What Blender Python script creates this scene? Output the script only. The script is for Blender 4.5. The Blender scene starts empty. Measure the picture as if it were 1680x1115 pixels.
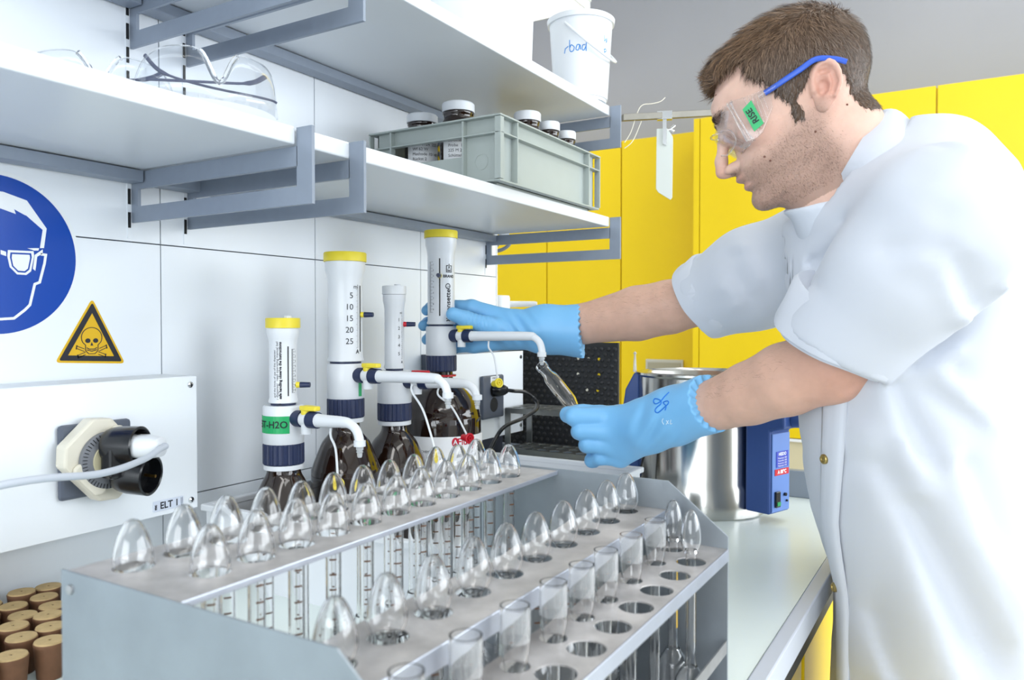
import bpy, bmesh, math, random
import numpy as np
from mathutils import Vector, Matrix

random.seed(7)
rng = np.random.default_rng(11)
SC = bpy.context.scene
COL = SC.collection

# ------------------------------------------------------------------ camera, world, lights, exposure
cam = bpy.data.cameras.new('camera')
cam.sensor_fit = 'HORIZONTAL'; cam.sensor_width = 36.0
cam.lens = 1280.0 / 1680.0 * 36.0
cam.clip_start = 0.02; cam.clip_end = 60
cam.dof.use_dof = True; cam.dof.focus_distance = 1.15; cam.dof.aperture_fstop = 9.0
cam_o = bpy.data.objects.new('camera', cam); COL.objects.link(cam_o)
CAM_YAW = math.atan2(765, 1280)
cam_o.location = (0, -1.0, 1.254)
cam_o.rotation_euler = (math.pi / 2 - math.atan2(27, 1280), 0, -math.pi / 2 + CAM_YAW)
SC.camera = cam_o

world = bpy.data.worlds.new('sky'); SC.world = world; world.use_nodes = True
bg = world.node_tree.nodes['Background']
bg.inputs[0].default_value = (0.86, 0.93, 1.0, 1); bg.inputs[1].default_value = 1.4

def area(name, loc, target, sx, sy, power, col):
    l = bpy.data.lights.new(name, 'AREA'); l.shape = 'RECTANGLE'; l.size = sx; l.size_y = sy
    l.energy = power; l.color = col
    o = bpy.data.objects.new(name, l); COL.objects.link(o); o.location = loc
    o.rotation_euler = (Vector(target) - Vector(loc)).to_track_quat('-Z', 'Y').to_euler()
    return o
# daylight from the window wall on the man's side, fluorescent lamps on the ceiling
area('window_daylight', (2.2, -4.02, 1.75), (1.0, 0, 1.35), 4.4, 1.7, 108, (0.90, 0.955, 1.0))
area('window_daylight', (-3.85, -1.2, 1.75), (0.5, -0.6, 1.3), 3.4, 1.7, 72, (0.90, 0.955, 1.0))
for lx_, ly_, p_ in ((0.2, -2.2, 10), (2.75, -1.0, 9), (-1.6, -1.6, 14), (2.4, 1.2, 14)):
    area('ceiling_light', (lx_, ly_, 3.3), (lx_, ly_, 0), 2.0, 0.5, p_, (1.0, 0.985, 0.96))

vs = SC.view_settings
SC.display_settings.display_device = 'sRGB'
vs.view_transform = 'Standard'; vs.look = 'None'; vs.exposure = 0.46; vs.gamma = 1.0
vs.use_curve_mapping = False

# ------------------------------------------------------------------ helpers
def lin(h):
    h = h.lstrip('#'); c = [int(h[i:i + 2], 16) / 255 for i in (0, 2, 4)]
    return tuple(x / 12.92 if x <= 0.04045 else ((x + 0.055) / 1.055) ** 2.4 for x in c) + (1,)

MATS = {}
def mat(name, col='#ffffff', rough=0.5, metal=0.0, spec=0.5, noise=0.0, nscale=20, bump=0.0, bscale=200,
        trans=0.0, ior=1.45, emit=0.0, coat=0.0, attr=None, sss=0.0, stretch=None, sheen=0.0):
    if name in MATS: return MATS[name]
    m = bpy.data.materials.new(name); m.use_nodes = True
    nt = m.node_tree; b = nt.nodes['Principled BSDF']
    c = lin(col); b.inputs['Base Color'].default_value = c
    b.inputs['Roughness'].default_value = rough; b.inputs['Metallic'].default_value = metal
    b.inputs['Specular IOR Level'].default_value = spec; b.inputs['IOR'].default_value = ior
    b.inputs['Transmission Weight'].default_value = trans; b.inputs['Coat Weight'].default_value = coat
    b.inputs['Coat Roughness'].default_value = 0.06
    b.inputs['Sheen Weight'].default_value = sheen
    if sss:
        b.inputs['Subsurface Weight'].default_value = sss
        b.inputs['Subsurface Radius'].default_value = (0.01, 0.004, 0.002); b.inputs['Subsurface Scale'].default_value = 0.5
    if emit:
        b.inputs['Emission Color'].default_value = c; b.inputs['Emission Strength'].default_value = emit
    tc = None
    def coords():
        nonlocal tc
        if tc is None:
            t = nt.nodes.new('ShaderNodeTexCoord'); tc = t.outputs['Object']
            if stretch:
                mp = nt.nodes.new('ShaderNodeMapping'); mp.inputs['Scale'].default_value = stretch
                nt.links.new(tc, mp.inputs['Vector']); tc = mp.outputs['Vector']
        return tc
    src = None
    if attr:
        a = nt.nodes.new('ShaderNodeVertexColor'); a.layer_name = attr; src = a.outputs['Color']
        nt.links.new(src, b.inputs['Base Color'])
    if noise:
        n = nt.nodes.new('ShaderNodeTexNoise'); n.inputs['Scale'].default_value = nscale; n.inputs['Detail'].default_value = 5
        nt.links.new(coords(), n.inputs['Vector'])
        r = nt.nodes.new('ShaderNodeMapRange'); r.inputs[1].default_value = 0.3; r.inputs[2].default_value = 0.7
        r.inputs[3].default_value = 1 - noise; r.inputs[4].default_value = 1 + noise * 0.6
        nt.links.new(n.outputs['Fac'], r.inputs[0])
        mx = nt.nodes.new('ShaderNodeVectorMath'); mx.operation = 'SCALE'
        mx.inputs[0].default_value = c[:3]
        if src: nt.links.new(src, mx.inputs[0])
        nt.links.new(r.outputs[0], mx.inputs['Scale']); nt.links.new(mx.outputs[0], b.inputs['Base Color'])
    if bump:
        n2 = nt.nodes.new('ShaderNodeTexNoise'); n2.inputs['Scale'].default_value = bscale; n2.inputs['Detail'].default_value = 3
        nt.links.new(coords(), n2.inputs['Vector'])
        bp = nt.nodes.new('ShaderNodeBump'); bp.inputs['Strength'].default_value = bump; bp.inputs['Distance'].default_value = 0.002
        nt.links.new(n2.outputs['Fac'], bp.inputs['Height']); nt.links.new(bp.outputs[0], b.inputs['Normal'])
    MATS[name] = m
    return m

def thin_glass(name, tint='#ffffff', amount=0.9):
    """clear thin sheet: see-through plus a fresnel reflection"""
    if name in MATS: return MATS[name]
    m = bpy.data.materials.new(name); m.use_nodes = True; nt = m.node_tree
    for n in list(nt.nodes):
        if n.type != 'OUTPUT_MATERIAL': nt.nodes.remove(n)
    out = nt.nodes['Material Output']
    t = nt.nodes.new('ShaderNodeBsdfTransparent'); t.inputs[0].default_value = lin(tint)
    g = nt.nodes.new('ShaderNodeBsdfGlossy'); g.inputs['Roughness'].default_value = 0.03
    lw = nt.nodes.new('ShaderNodeLayerWeight'); lw.inputs[0].default_value = 0.25
    mr = nt.nodes.new('ShaderNodeMapRange'); mr.inputs[3].default_value = 0.03; mr.inputs[4].default_value = amount
    nt.links.new(lw.outputs['Fresnel'], mr.inputs[0])
    mx = nt.nodes.new('ShaderNodeMixShader')
    nt.links.new(mr.outputs[0], mx.inputs[0]); nt.links.new(t.outputs[0], mx.inputs[1]); nt.links.new(g.outputs[0], mx.inputs[2])
    nt.links.new(mx.outputs[0], out.inputs[0])
    MATS[name] = m
    return m

class MB:
    """collects shapes; build() links them as one mesh object"""
    def __init__(s): s.v = []; s.f = []; s.m = []; s.cur = 0
    def add(s, v, f):
        o = len(s.v); s.v += [tuple(p) for p in v]; s.f += [tuple(i + o for i in q) for q in f]; s.m += [s.cur] * len(f); return s
    def box(s, x0, x1, y0, y1, z0, z1):
        v = [(x0, y0, z0), (x1, y0, z0), (x1, y1, z0), (x0, y1, z0), (x0, y0, z1), (x1, y0, z1), (x1, y1, z1), (x0, y1, z1)]
        return s.add(v, [(0, 3, 2, 1), (4, 5, 6, 7), (0, 1, 5, 4), (1, 2, 6, 5), (2, 3, 7, 6), (3, 0, 4, 7)])
    def prism(s, pts, d):
        """pts: 3D polygon; extruded by vector d"""
        n = len(pts); d = Vector(d); a = [Vector(p) for p in pts]
        v = a + [p + d for p in a]
        f = [tuple(range(n - 1, -1, -1)), tuple(range(n, 2 * n))] + [(i, (i + 1) % n, n + (i + 1) % n, n + i) for i in range(n)]
        return s.add(v, f)
    def lathe(s, prof, n=32, c=(0, 0, 0), axis=(0, 0, 1), ang=(0, 2 * math.pi), capa=True, capb=True):
        """prof: [(r, t)] turned about axis through c"""
        ax = Vector(axis).normalized(); u = ax.orthogonal().normalized() if abs(ax.z) < 0.999 else Vector((1, 0, 0)); w = ax.cross(u)
        full = abs(ang[1] - ang[0] - 2 * math.pi) < 1e-6; k = n if full else n + 1
        c = Vector(c); v = []; f = []
        for r, t in prof:
            for i in range(k):
                a = ang[0] + (ang[1] - ang[0]) * i / n
                v.append(c + ax * t + (u * math.cos(a) + w * math.sin(a)) * r)
        for j in range(len(prof) - 1):
            for i in range(n):
                a, b = j * k + i, j * k + (i + 1) % k
                f.append((a, b, b + k, a + k))
        if full and capa and prof[0][0] > 1e-6: f.append(tuple(range(k - 1, -1, -1)))
        if full and capb and prof[-1][0] > 1e-6: f.append(tuple(range((len(prof) - 1) * k, len(prof) * k)))
        return s.add(v, f)
    def cyl(s, a, b, r, r2=None, n=24):
        a = Vector(a); b = Vector(b); L = (b - a).length
        return s.lathe([(r, 0), (r if r2 is None else r2, L)], n, a, b - a)
    def tube(s, pts, r, n=10, closed=False, cap=True, flat=1.0, upv=None):
        """round (or flattened) section swept along pts; r may be a list"""
        P = [Vector(p) for p in pts]; m = len(P); rs = r if isinstance(r, (list, tuple)) else [r] * m
        v = []; f = []; prev = None
        for i in range(m):
            if closed: t = (P[(i + 1) % m] - P[i - 1])
            else: t = P[min(i + 1, m - 1)] - P[max(i - 1, 0)]
            t.normalize()
            if prev is None: u = (Vector(upv) if upv is not None else t.orthogonal())
            else: u = prev
            u = (u - t * u.dot(t)).normalized(); w = t.cross(u); prev = u
            for k in range(n):
                a = 2 * math.pi * k / n
                v.append(P[i] + u * math.cos(a) * rs[i] + w * math.sin(a) * rs[i] * flat)
        for i in range(m if closed else m - 1):
            for k in range(n):
                a, b = i * n + k, i * n + (k + 1) % n; j = ((i + 1) % m) * n
                f.append((a, b, j + (k + 1) % n, j + k))
        if cap and not closed:
            f.append(tuple(range(n - 1, -1, -1))); f.append(tuple(range((m - 1) * n, m * n)))
        return s.add(v, f)
    def grid(s, rows):
        """rows of points -> quads"""
        m = len(rows[0]); v = [p for r in rows for p in r]
        f = [(i * m + k, i * m + k + 1, (i + 1) * m + k + 1, (i + 1) * m + k) for i in range(len(rows) - 1) for k in range(m - 1)]
        return s.add(v, f)
    def build(s, name, m, parent=None, smooth=35, bevel=0, seg=2, loc=None, kind=None, solid=0, recalc=True):
        me = bpy.data.meshes.new(name); me.from_pydata(s.v, [], s.f)
        ms = m if isinstance(m, (list, tuple)) else [m]
        for q in ms: me.materials.append(q)
        if len(ms) > 1: me.polygons.foreach_set('material_index', s.m)
        if recalc:
            bm = bmesh.new(); bm.from_mesh(me); bmesh.ops.recalc_face_normals(bm, faces=bm.faces); bm.to_mesh(me); bm.free()
        if smooth:
            me.polygons.foreach_set('use_smooth', [True] * len(me.polygons))
            me.set_sharp_from_angle(angle=math.radians(smooth))
        o = bpy.data.objects.new(name, me); COL.objects.link(o)
        if parent: o.parent = parent
        if loc: o.location = loc
        if bevel:
            b = o.modifiers.new('bevel', 'BEVEL'); b.width = bevel; b.segments = seg; b.limit_method = 'ANGLE'; b.angle_limit = 0.6
        if solid:
            q = o.modifiers.new('solid', 'SOLIDIFY'); q.thickness = solid; q.offset = 0
        if kind: o['kind'] = kind
        return o

def tag(o, label=None, cat=None, group=None, kind=None):
    if label: o['label'] = label
    if cat: o['category'] = cat
    if group: o['group'] = group
    if kind: o['kind'] = kind
    return o
def empty(name, loc, label, cat, group=None, rz=0):
    o = bpy.data.objects.new(name, None); COL.objects.link(o); o.empty_display_size = 0.02
    o.location = loc; o.rotation_euler = (0, 0, rz)
    return tag(o, label, cat, group)
def kids(o): return [c for c in bpy.data.objects if c.parent == o]
def copy_tree(o, parent=None):
    c = o.copy(); COL.objects.link(c)
    if parent: c.parent = parent
    for k in kids(o): copy_tree(k, c)
    return c
def structure(o): o['kind'] = 'structure'; return o
def offset(v, d): return tuple(a + b for a, b in zip(v, d))

def catmull(pts, n=8, closed=False):
    P = [Vector(p) for p in pts]; m = len(P); out = []
    for i in range(m if closed else m - 1):
        if closed: a, b, c, d = P[i - 1], P[i], P[(i + 1) % m], P[(i + 2) % m]
        else: a, b, c, d = P[max(i - 1, 0)], P[i], P[i + 1], P[min(i + 2, m - 1)]
        for k in range(n):
            t = k / n
            out.append(0.5 * ((2 * b) + (c - a) * t + (2 * a - 5 * b + 4 * c - d) * t * t + (3 * b - a - 3 * c + d) * t ** 3))
    if not closed: out.append(P[-1].copy())
    return out

_TXT = {}
def text_geo(s, size, align='CENTER', extrude=0.0, bold=0.0):
    """lettering as a flat mesh in its own xy plane -> verts, faces"""
    cu = bpy.data.curves.new('lettering', 'FONT'); cu.body = s; cu.size = size; cu.align_x = align; cu.align_y = 'CENTER'
    cu.extrude = extrude; cu.resolution_u = 3; cu.offset = bold
    o = bpy.data.objects.new('lettering', cu); COL.objects.link(o)
    dg = bpy.context.evaluated_depsgraph_get(); e = o.evaluated_get(dg); me = e.to_mesh()
    v = [tuple(p.co) for p in me.vertices]; f = [tuple(p.vertices) for p in me.polygons]
    e.to_mesh_clear(); bpy.data.objects.remove(o); bpy.data.curves.remove(cu)
    return v, f
def text_plane(mb, s, size, o, ux, uy, align='CENTER', bold=0.0, sx=1.0):
    v, f = text_geo(s, size, align, 0, bold); o = Vector(o); ux = Vector(ux).normalized(); uy = Vector(uy).normalized()
    return mb.add([o + ux * p[0] * sx + uy * p[1] for p in v], f)
def text_cyl(mb, s, size, c, r, ang, z, align='CENTER', vertical=False, bold=0.0, sx=1.0):
    """lettering wrapped on an upright cylinder; ang = direction the middle faces"""
    v, f = text_geo(s, size, align, 0, bold); out = []
    for x, y, _ in v:
        x *= sx
        if vertical: x, y = -y, x
        a = ang + x / r
        out.append((c[0] + r * math.cos(a), c[1] + r * math.sin(a), c[2] + z + y))
    return mb.add(out, f)
def patch_cyl(mb, c, r, a0, a1, z0, z1, n=10):
    rows = [[(c[0] + r * math.cos(a0 + (a1 - a0) * i / n), c[1] + r * math.sin(a0 + (a1 - a0) * i / n), c[2] + z) for i in range(n + 1)] for z in (z0, z1)]
    return mb.grid(rows)

# ------------------------------------------------------------------ implicit surfaces -> mesh (surface nets)
def smin(a, b, k):
    h = np.maximum(k - np.abs(a - b), 0) / k
    return np.minimum(a, b) - h * h * k * 0.25
def smax(a, b, k): return -smin(-a, -b, k)
def cone(P, a, b, r1, r2):
    a = np.asarray(a, np.float32); ab = np.asarray(b, np.float32) - a
    t = np.clip(((P - a) @ ab) / max(float(ab @ ab), 1e-9), 0, 1)
    d = P - a - t[:, None] * ab
    return np.sqrt((d * d).sum(1)) - (r1 + (r2 - r1) * t)
def chain(P, pts, rs, k=0.004):
    f = None
    for i in range(len(pts) - 1):
        g = cone(P, pts[i], pts[i + 1], rs[i], rs[i + 1])
        f = g if f is None else smin(f, g, k)
    return f
def ellip(P, c, r, R=None):
    q = P - np.asarray(c, np.float32)
    if R is not None: q = q @ np.asarray(R, np.float32)
    r = np.asarray(r, np.float32)
    k0 = np.sqrt(((q / r) ** 2).sum(1)); k1 = np.sqrt(((q / (r * r)) ** 2).sum(1)) + 1e-9
    return k0 * (k0 - 1) / k1
def surface_nets(F, lo, h):
    S = F < 0
    nx, ny, nz = F.shape
    mn = np.zeros((nx - 1, ny - 1, nz - 1), np.uint8)
    corners = [(i, j, k) for i in (0, 1) for j in (0, 1) for k in (0, 1)]
    for i, j, k in corners: mn += S[i:nx - 1 + i, j:ny - 1 + j, k:nz - 1 + k]
    act = (mn > 0) & (mn < 8)
    idx = np.full(act.shape, -1, np.int64); cells = np.argwhere(act); idx[act] = np.arange(len(cells))
    pos = np.zeros((len(cells), 3)); cnt = np.zeros(len(cells))
    edges = [(a, b) for a in corners for b in corners if sum(y - x for x, y in zip(a, b)) == 1 and all(y >= x for x, y in zip(a, b))]
    for a, b in edges:
        fa = F[cells[:, 0] + a[0], cells[:, 1] + a[1], cells[:, 2] + a[2]]; fb = F[cells[:, 0] + b[0], cells[:, 1] + b[1], cells[:, 2] + b[2]]
        m = (fa < 0) != (fb < 0); t = np.where(m, fa / np.where(m, fa - fb, 1), 0)
        p = np.array(a)[None] + t[:, None] * (np.array(b) - np.array(a))[None]
        pos += p * m[:, None]; cnt += m
    V = (cells + pos / cnt[:, None]) * h + np.asarray(lo)
    faces = []
    for ax in range(3):
        sl0 = [slice(None)] * 3; sl1 = [slice(None)] * 3; sl0[ax] = slice(0, -1); sl1[ax] = slice(1, None)
        A = S[tuple(sl0)]; B = S[tuple(sl1)]
        o1, o2 = [q for q in range(3) if q != ax]
        for flip, M in ((False, A & ~B), (True, ~A & B)):
            e = np.argwhere(M); e = e[(e[:, o1] > 0) & (e[:, o2] > 0) & (e[:, o1] < F.shape[o1] - 1) & (e[:, o2] < F.shape[o2] - 1)]
            if not len(e): continue
            q = []
            for d1, d2 in ((0, 0), (1, 0), (1, 1), (0, 1)):
                c = e.copy(); c[:, o1] -= d1; c[:, o2] -= d2; q.append(idx[c[:, 0], c[:, 1], c[:, 2]])
            q = np.stack(q, 1)
            if flip != (ax == 1): q = q[:, ::-1]
            faces.append(q)
    return V, np.concatenate(faces)
def sdf_geo(fn, lo, hi, h, B=6):
    lo = np.asarray(lo, float); n = (np.ceil((np.asarray(hi) - lo) / h / B).astype(int)) * B
    nb = n // B
    g = np.stack(np.meshgrid(*[np.arange(k) for k in nb], indexing='ij'), -1).reshape(-1, 3)
    ctr = ((g + 0.5) * B * h + lo).astype(np.float32)
    fc = np.concatenate([fn(c) for c in np.array_split(ctr, max(1, len(ctr) // 100000))])
    F = np.repeat(np.repeat(np.repeat(np.where(fc < 0, -1.0, 1.0).reshape(nb).astype(np.float32), B, 0), B, 1), B, 2)
    actb = g[np.abs(fc) < B * h * 1.6]
    off = np.stack(np.meshgrid(*[np.arange(B)] * 3, indexing='ij'), -1).reshape(-1, 3)
    ii = (actb[:, None, :] * B + off[None]).reshape(-1, 3)
    for part in np.array_split(ii, max(1, len(ii) // 300000)):
        F[part[:, 0], part[:, 1], part[:, 2]] = fn((part * h + lo).astype(np.float32))
    return surface_nets(F, lo, h)
def np_mesh(name, V, Q, m, parent=None, smooth_it=0, colors=None):
    V = np.asarray(V, np.float32)
    if smooth_it:
        e = np.concatenate([Q[:, [i, (i + 1) % 4]] for i in range(4)]); e = np.concatenate([e, e[:, ::-1]])
        for _ in range(smooth_it):
            acc = np.zeros_like(V); cn = np.zeros(len(V), np.float32)
            np.add.at(acc, e[:, 0], V[e[:, 1]]); np.add.at(cn, e[:, 0], 1)
            V = 0.5 * V + 0.5 * acc / np.maximum(cn, 1)[:, None]
    me = bpy.data.meshes.new(name)
    me.vertices.add(len(V)); me.vertices.foreach_set('co', V.ravel())
    k = Q.shape[1]
    me.loops.add(Q.size); me.loops.foreach_set('vertex_index', Q.ravel().astype(np.int32))
    me.polygons.add(len(Q)); me.polygons.foreach_set('loop_start', np.arange(0, Q.size, k, dtype=np.int32))
    me.polygons.foreach_set('use_smooth', np.ones(len(Q), bool))
    me.update(calc_edges=True); me.validate()
    me.materials.append(m)
    if colors is not None:
        ca = me.color_attributes.new('pigment', 'FLOAT_COLOR', 'POINT')
        ca.data.foreach_set('color', np.concatenate([colors, np.ones((len(V), 1))], 1).astype(np.float32).ravel())
    o = bpy.data.objects.new(name, me); COL.objects.link(o)
    if parent: o.parent = parent
    return o

# ------------------------------------------------------------------ materials
M = dict(
    wall=mat('white_wall_laminate', '#eef3f9', 0.28, spec=0.5, noise=0.015, nscale=3),
    joint=mat('dark_joint', '#6d7680', 0.6),
    white=mat('white_laminate', '#eef2f5', 0.35),
    shelf=mat('white_shelf_board', '#dde2e7', 0.3, noise=0.01, nscale=5),
    grey=mat('grey_powder_coat', '#8f99a8', 0.42, metal=0.25, noise=0.03, nscale=60),
    dark=mat('dark_slot', '#14161a', 0.6),
    backwall=mat('grey_wall_paint', '#a3a6b0', 0.8, noise=0.02, nscale=2),
    ceil=mat('ceiling_paint', '#dcdcdb', 0.85, noise=0.02, nscale=2),
    roomwall=mat('white_wall_paint', '#e6e8ea', 0.8),
    floor=mat('floor_vinyl', '#c9cccd', 0.4, noise=0.05, nscale=10),
    yellow=mat('yellow_laminate', '#f0cf0a', 0.38, noise=0.02, nscale=4),
    beige=mat('beige_panel', '#d9cfae', 0.5),
    bench=mat('pale_green_glass_top', '#e9f3f0', 0.26, spec=0.5, noise=0.02, nscale=6),
    metal=mat('worn_aluminium', '#b3b4b6', 0.36, metal=0.8, noise=0.24, nscale=22, bump=0.2, bscale=120),
    plate=mat('dull_aluminium_plate', '#98a0a7', 0.42, metal=0.7, noise=0.10, nscale=18, bump=0.1, bscale=90),
    step=mat('stained_aluminium', '#c8c4c3', 0.45, metal=0.55, noise=0.30, nscale=32, bump=0.2, bscale=120),
    lip=mat('lit_aluminium_edge', '#c9cfdb', 0.28, metal=0.85, noise=0.08, nscale=40),  # rack aluminium again, with the window light on the lips put into its colour
    steel=mat('polished_steel', '#b9b8b4', 0.17, metal=1.0, noise=0.02, nscale=8),
    brush=mat('brushed_steel', '#9a9b99', 0.34, metal=0.9, noise=0.08, nscale=30),
    chrome=mat('chrome', '#d8dadd', 0.12, metal=1.0),
    slate=mat('slate_plastic', '#565d6b', 0.38, noise=0.03, nscale=40),
    black=mat('black_plastic', '#15161a', 0.22, spec=0.6),
    rubber=mat('black_rubber', '#2b2d31', 0.55, noise=0.08, nscale=40),
    cream=mat('cream_plastic', '#ddd8c9', 0.4, noise=0.02, nscale=40),
    whitep=mat('white_plastic', '#dde1e6', 0.3),
    cable=mat('grey_cable', '#c2c9d4', 0.45),
    navy=mat('navy_plastic', '#1e2a4d', 0.4),
    yellowp=mat('yellow_plastic', '#e6d33a', 0.4),
    redp=mat('red_plastic', '#c4182a', 0.35),
    greenp=mat('green_tape', '#1fa562', 0.4),
    ink=mat('black_ink', '#1c1f2a', 0.6),
    inkb=mat('blue_ink', '#2a83cf', 0.6),
    inkr=mat('red_ink', '#c01733', 0.6),
    paper=mat('white_paper_label', '#eef0f3', 0.6),
    amber=mat('amber_glass', '#1f0f07', 0.06, spec=0.6, coat=0.4),
    clearp=mat('frosted_plastic', '#e9edf0', 0.25, trans=0.55, ior=1.4),
    glass=mat('clear_glass', '#ffffff', 0.0, trans=1.0, ior=1.45),
    signblue=mat('sign_blue', '#0545a8', 0.25, spec=0.3),
    signyel=mat('sign_yellow', '#e3b40c', 0.3),
    crate=mat('grey_crate_plastic', '#a3aca9', 0.42, noise=0.02, nscale=30),
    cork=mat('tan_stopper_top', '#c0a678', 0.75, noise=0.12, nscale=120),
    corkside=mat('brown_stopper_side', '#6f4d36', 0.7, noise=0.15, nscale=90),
    bluep=mat('blue_housing', '#33508e', 0.42, noise=0.02, nscale=30),
    bluel=mat('blue_control_panel', '#5d7fc0', 0.42),
    brown=mat('brown_graduation', '#7a5236', 0.6),
    string=mat('string', '#ddd8c8', 0.8),
    louvre=mat('lamp_diffuser', '#ffffff', 0.4, emit=2.0),
)
M['lens'] = thin_glass('clear_lens', '#fcfdfe', 0.28)
M['frost'] = mat('ground_glass', '#f2f4f6', 0.5)
_nt = M['frost'].node_tree; _t = _nt.nodes.new('ShaderNodeBsdfTransparent'); _x = _nt.nodes.new('ShaderNodeMixShader'); _x.inputs[0].default_value = 0.22
_nt.links.new(_t.outputs[0], _x.inputs[1]); _nt.links.new(_nt.nodes['Principled BSDF'].outputs[0], _x.inputs[2]); _nt.links.new(_x.outputs[0], _nt.nodes['Material Output'].inputs[0])
M['rib'] = mat('clear_moulding', '#ffffff', 0.08, trans=1.0, ior=1.2)

# ------------------------------------------------------------------ the room
structure(MB().box(-4, 4.4, -4.2, 3.2, -0.1, 0).build('floor', M['floor'], smooth=0))
structure(MB().box(-4, 4.4, -4.2, 3.2, 3.4, 3.5).build('ceiling', M['ceil'], smooth=0))
structure(MB().box(4.2, 4.3, -4.2, 3.2, 0, 3.4).build('wall_back', M['backwall'], smooth=0))
structure(MB().box(-4, 4.2, 3.1, 3.2, 0, 3.4).build('wall_side', M['roomwall'], smooth=0))

# window wall on the room side and end wall behind the camera, both with openings full of sky
for nm, boxes in (('wall_right', [(-4, 4.2, -4.2, -4.1, 0, .9), (-4, 4.2, -4.2, -4.1, 2.6, 3.4), (-4, -1.2, -4.2, -4.1, .9, 2.6), (4.0, 4.2, -4.2, -4.1, .9, 2.6)]),
                  ('wall_front', [(-4, -3.9, -4.1, 3.1, 0, .9), (-4, -3.9, -4.1, 3.1, 2.6, 3.4), (-4, -3.9, -4.1, -2.9, .9, 2.6), (-4, -3.9, .5, 3.1, .9, 2.6)])):
    b = MB()
    for q in boxes: b.box(*q)
    structure(b.build(nm, M['roomwall'], smooth=0))
for n, (x0, x1) in enumerate(((-1.2, 1.4), (1.4, 4.0))):
    b = MB(); b.box(x0, x1, -4.16, -4.10, .9, .96); b.box(x0, x1, -4.16, -4.10, 2.54, 2.6); b.box(x0, x0 + .05, -4.16, -4.10, .96, 2.54); b.box(x1 - .05, x1, -4.16, -4.10, .96, 2.54)
    structure(b.build('window_%d' % (n + 1), M['white'], smooth=0))

# partition wall behind the bench, faced with laminate panels with open joints
XJ = [-1.112, -0.810, -0.508, -0.206, 0.096, 0.397, 0.6985, 1.0, 1.3015, 1.5987]
ZJ = [0.905, 1.0015, 1.3660, 1.7310, 2.1]
wall = structure(MB().box(XJ[0], XJ[-1], 0.012, 0.10, 0, 2.1).build('wall_left', M['joint'], smooth=0))
for i in range(len(XJ) - 1):
    for j in range(len(ZJ) - 1):
        g = 0.0009
        MB().box(XJ[i] + g, XJ[i + 1] - g, 0.0, 0.0125, ZJ[j] + g, ZJ[j + 1] - g).build('panel', M['wall'], wall, smooth=0)
MB().box(XJ[0], XJ[-1] + 0.003, -0.001, 0.101, 2.1, 2.12).build('top_trim', M['grey'], wall, smooth=0)
MB().box(XJ[-1], XJ[-1] + 0.004, -0.001, 0.101, 1.0, 2.1).build('end_trim', M['white'], wall, smooth=0)
MB().box(XJ[0], XJ[-1], -0.003, 0.012, 0.89, 0.905).build('lower_trim', M['wall'], wall, smooth=0)
# slotted uprights let into the panel joints
for n, x in enumerate((0.6555, 0.7435, 1.5560)):
    r = tag(MB().box(x - 0.0075, x - 0.0005, -0.0012, 0.004, 1.37, 2.1).build('shelf_upright', M['wall'], smooth=0),
            ['slotted shelf upright nearest the round blue sign', 'slotted shelf upright beside the first panel joint, second from the blue sign',
             'slotted shelf upright at the far end of the partition'][n], 'upright', 'slotted shelf uprights')
    for k in range(22):
        z = 1.385 + k * 0.032
        MB().box(x - 0.0070, x - 0.0035, -0.0026, 0.001, z, z + 0.021).build('slot', M['dark'], r, smooth=0)

# far tall cabinets and the wall above them
def cabinet(name, x, ys, z0, z1, label, depth=0.45):
    c = empty(name, (x, (ys[0] + ys[-1]) / 2, 0), label, 'cabinet', 'yellow laminate cabinets along the back wall')
    cy = (ys[0] + ys[-1]) / 2
    MB().box(0.02, depth, ys[0] - cy + 0.002, ys[-1] - cy - 0.002, 0, z1 - 0.004).build('carcass', M['yellow'], c, smooth=0)
    for a, b in zip(ys[:-1], ys[1:]):
        MB().box(0, 0.019, a - cy + 0.003, b - cy - 0.003, z0, z1).build('door', M['yellow'], c, smooth=0, bevel=0.0015)
    return c
YR = [0.128 - 0.03, -0.372, -0.850, -1.328, -1.806, -2.284]
right = cabinet('tall_cabinet', 3.5, YR[::-1], 0.76, 2.187, 'tall yellow cabinet behind the man, reaching past the right edge of the picture', 0.7)
MB().box(0.0, 0.7, 0.098 + 1.093 , 0.125 + 1.093, 0, 2.187).build('side_panel', M['yellow'], right, smooth=0)
MB().box(0.01, 0.02, -1.19, 1.19, 0.06, 0.755).build('beige_plinth', M['beige'], right, smooth=0)
MB().box(-0.004, 0.02, -1.19, 1.19, 0.745, 0.757).build('white_rail', M['white'], right, smooth=0)
left = cabinet('tall_cabinet', 3.73, [0.150, 0.578, 1.010, 1.442, 1.874, 2.306], 0.08, 2.187,
               'row of yellow cabinets with dark joints behind the outstretched arm')
b = MB(); b.box(-0.012, 0.0, -0.985, -0.79, 0.965, 1.075)
b.build('grey_vent_frame', mat('pale_grey_frame', '#c9c9bf', 0.5), left, smooth=0, bevel=0.003)
MB().box(-0.016, -0.011, -0.972, -0.803, 0.975, 1.060).build('vent_plate', mat('warm_grey_plate', '#aaa692', 0.5), left, smooth=0)

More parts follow.
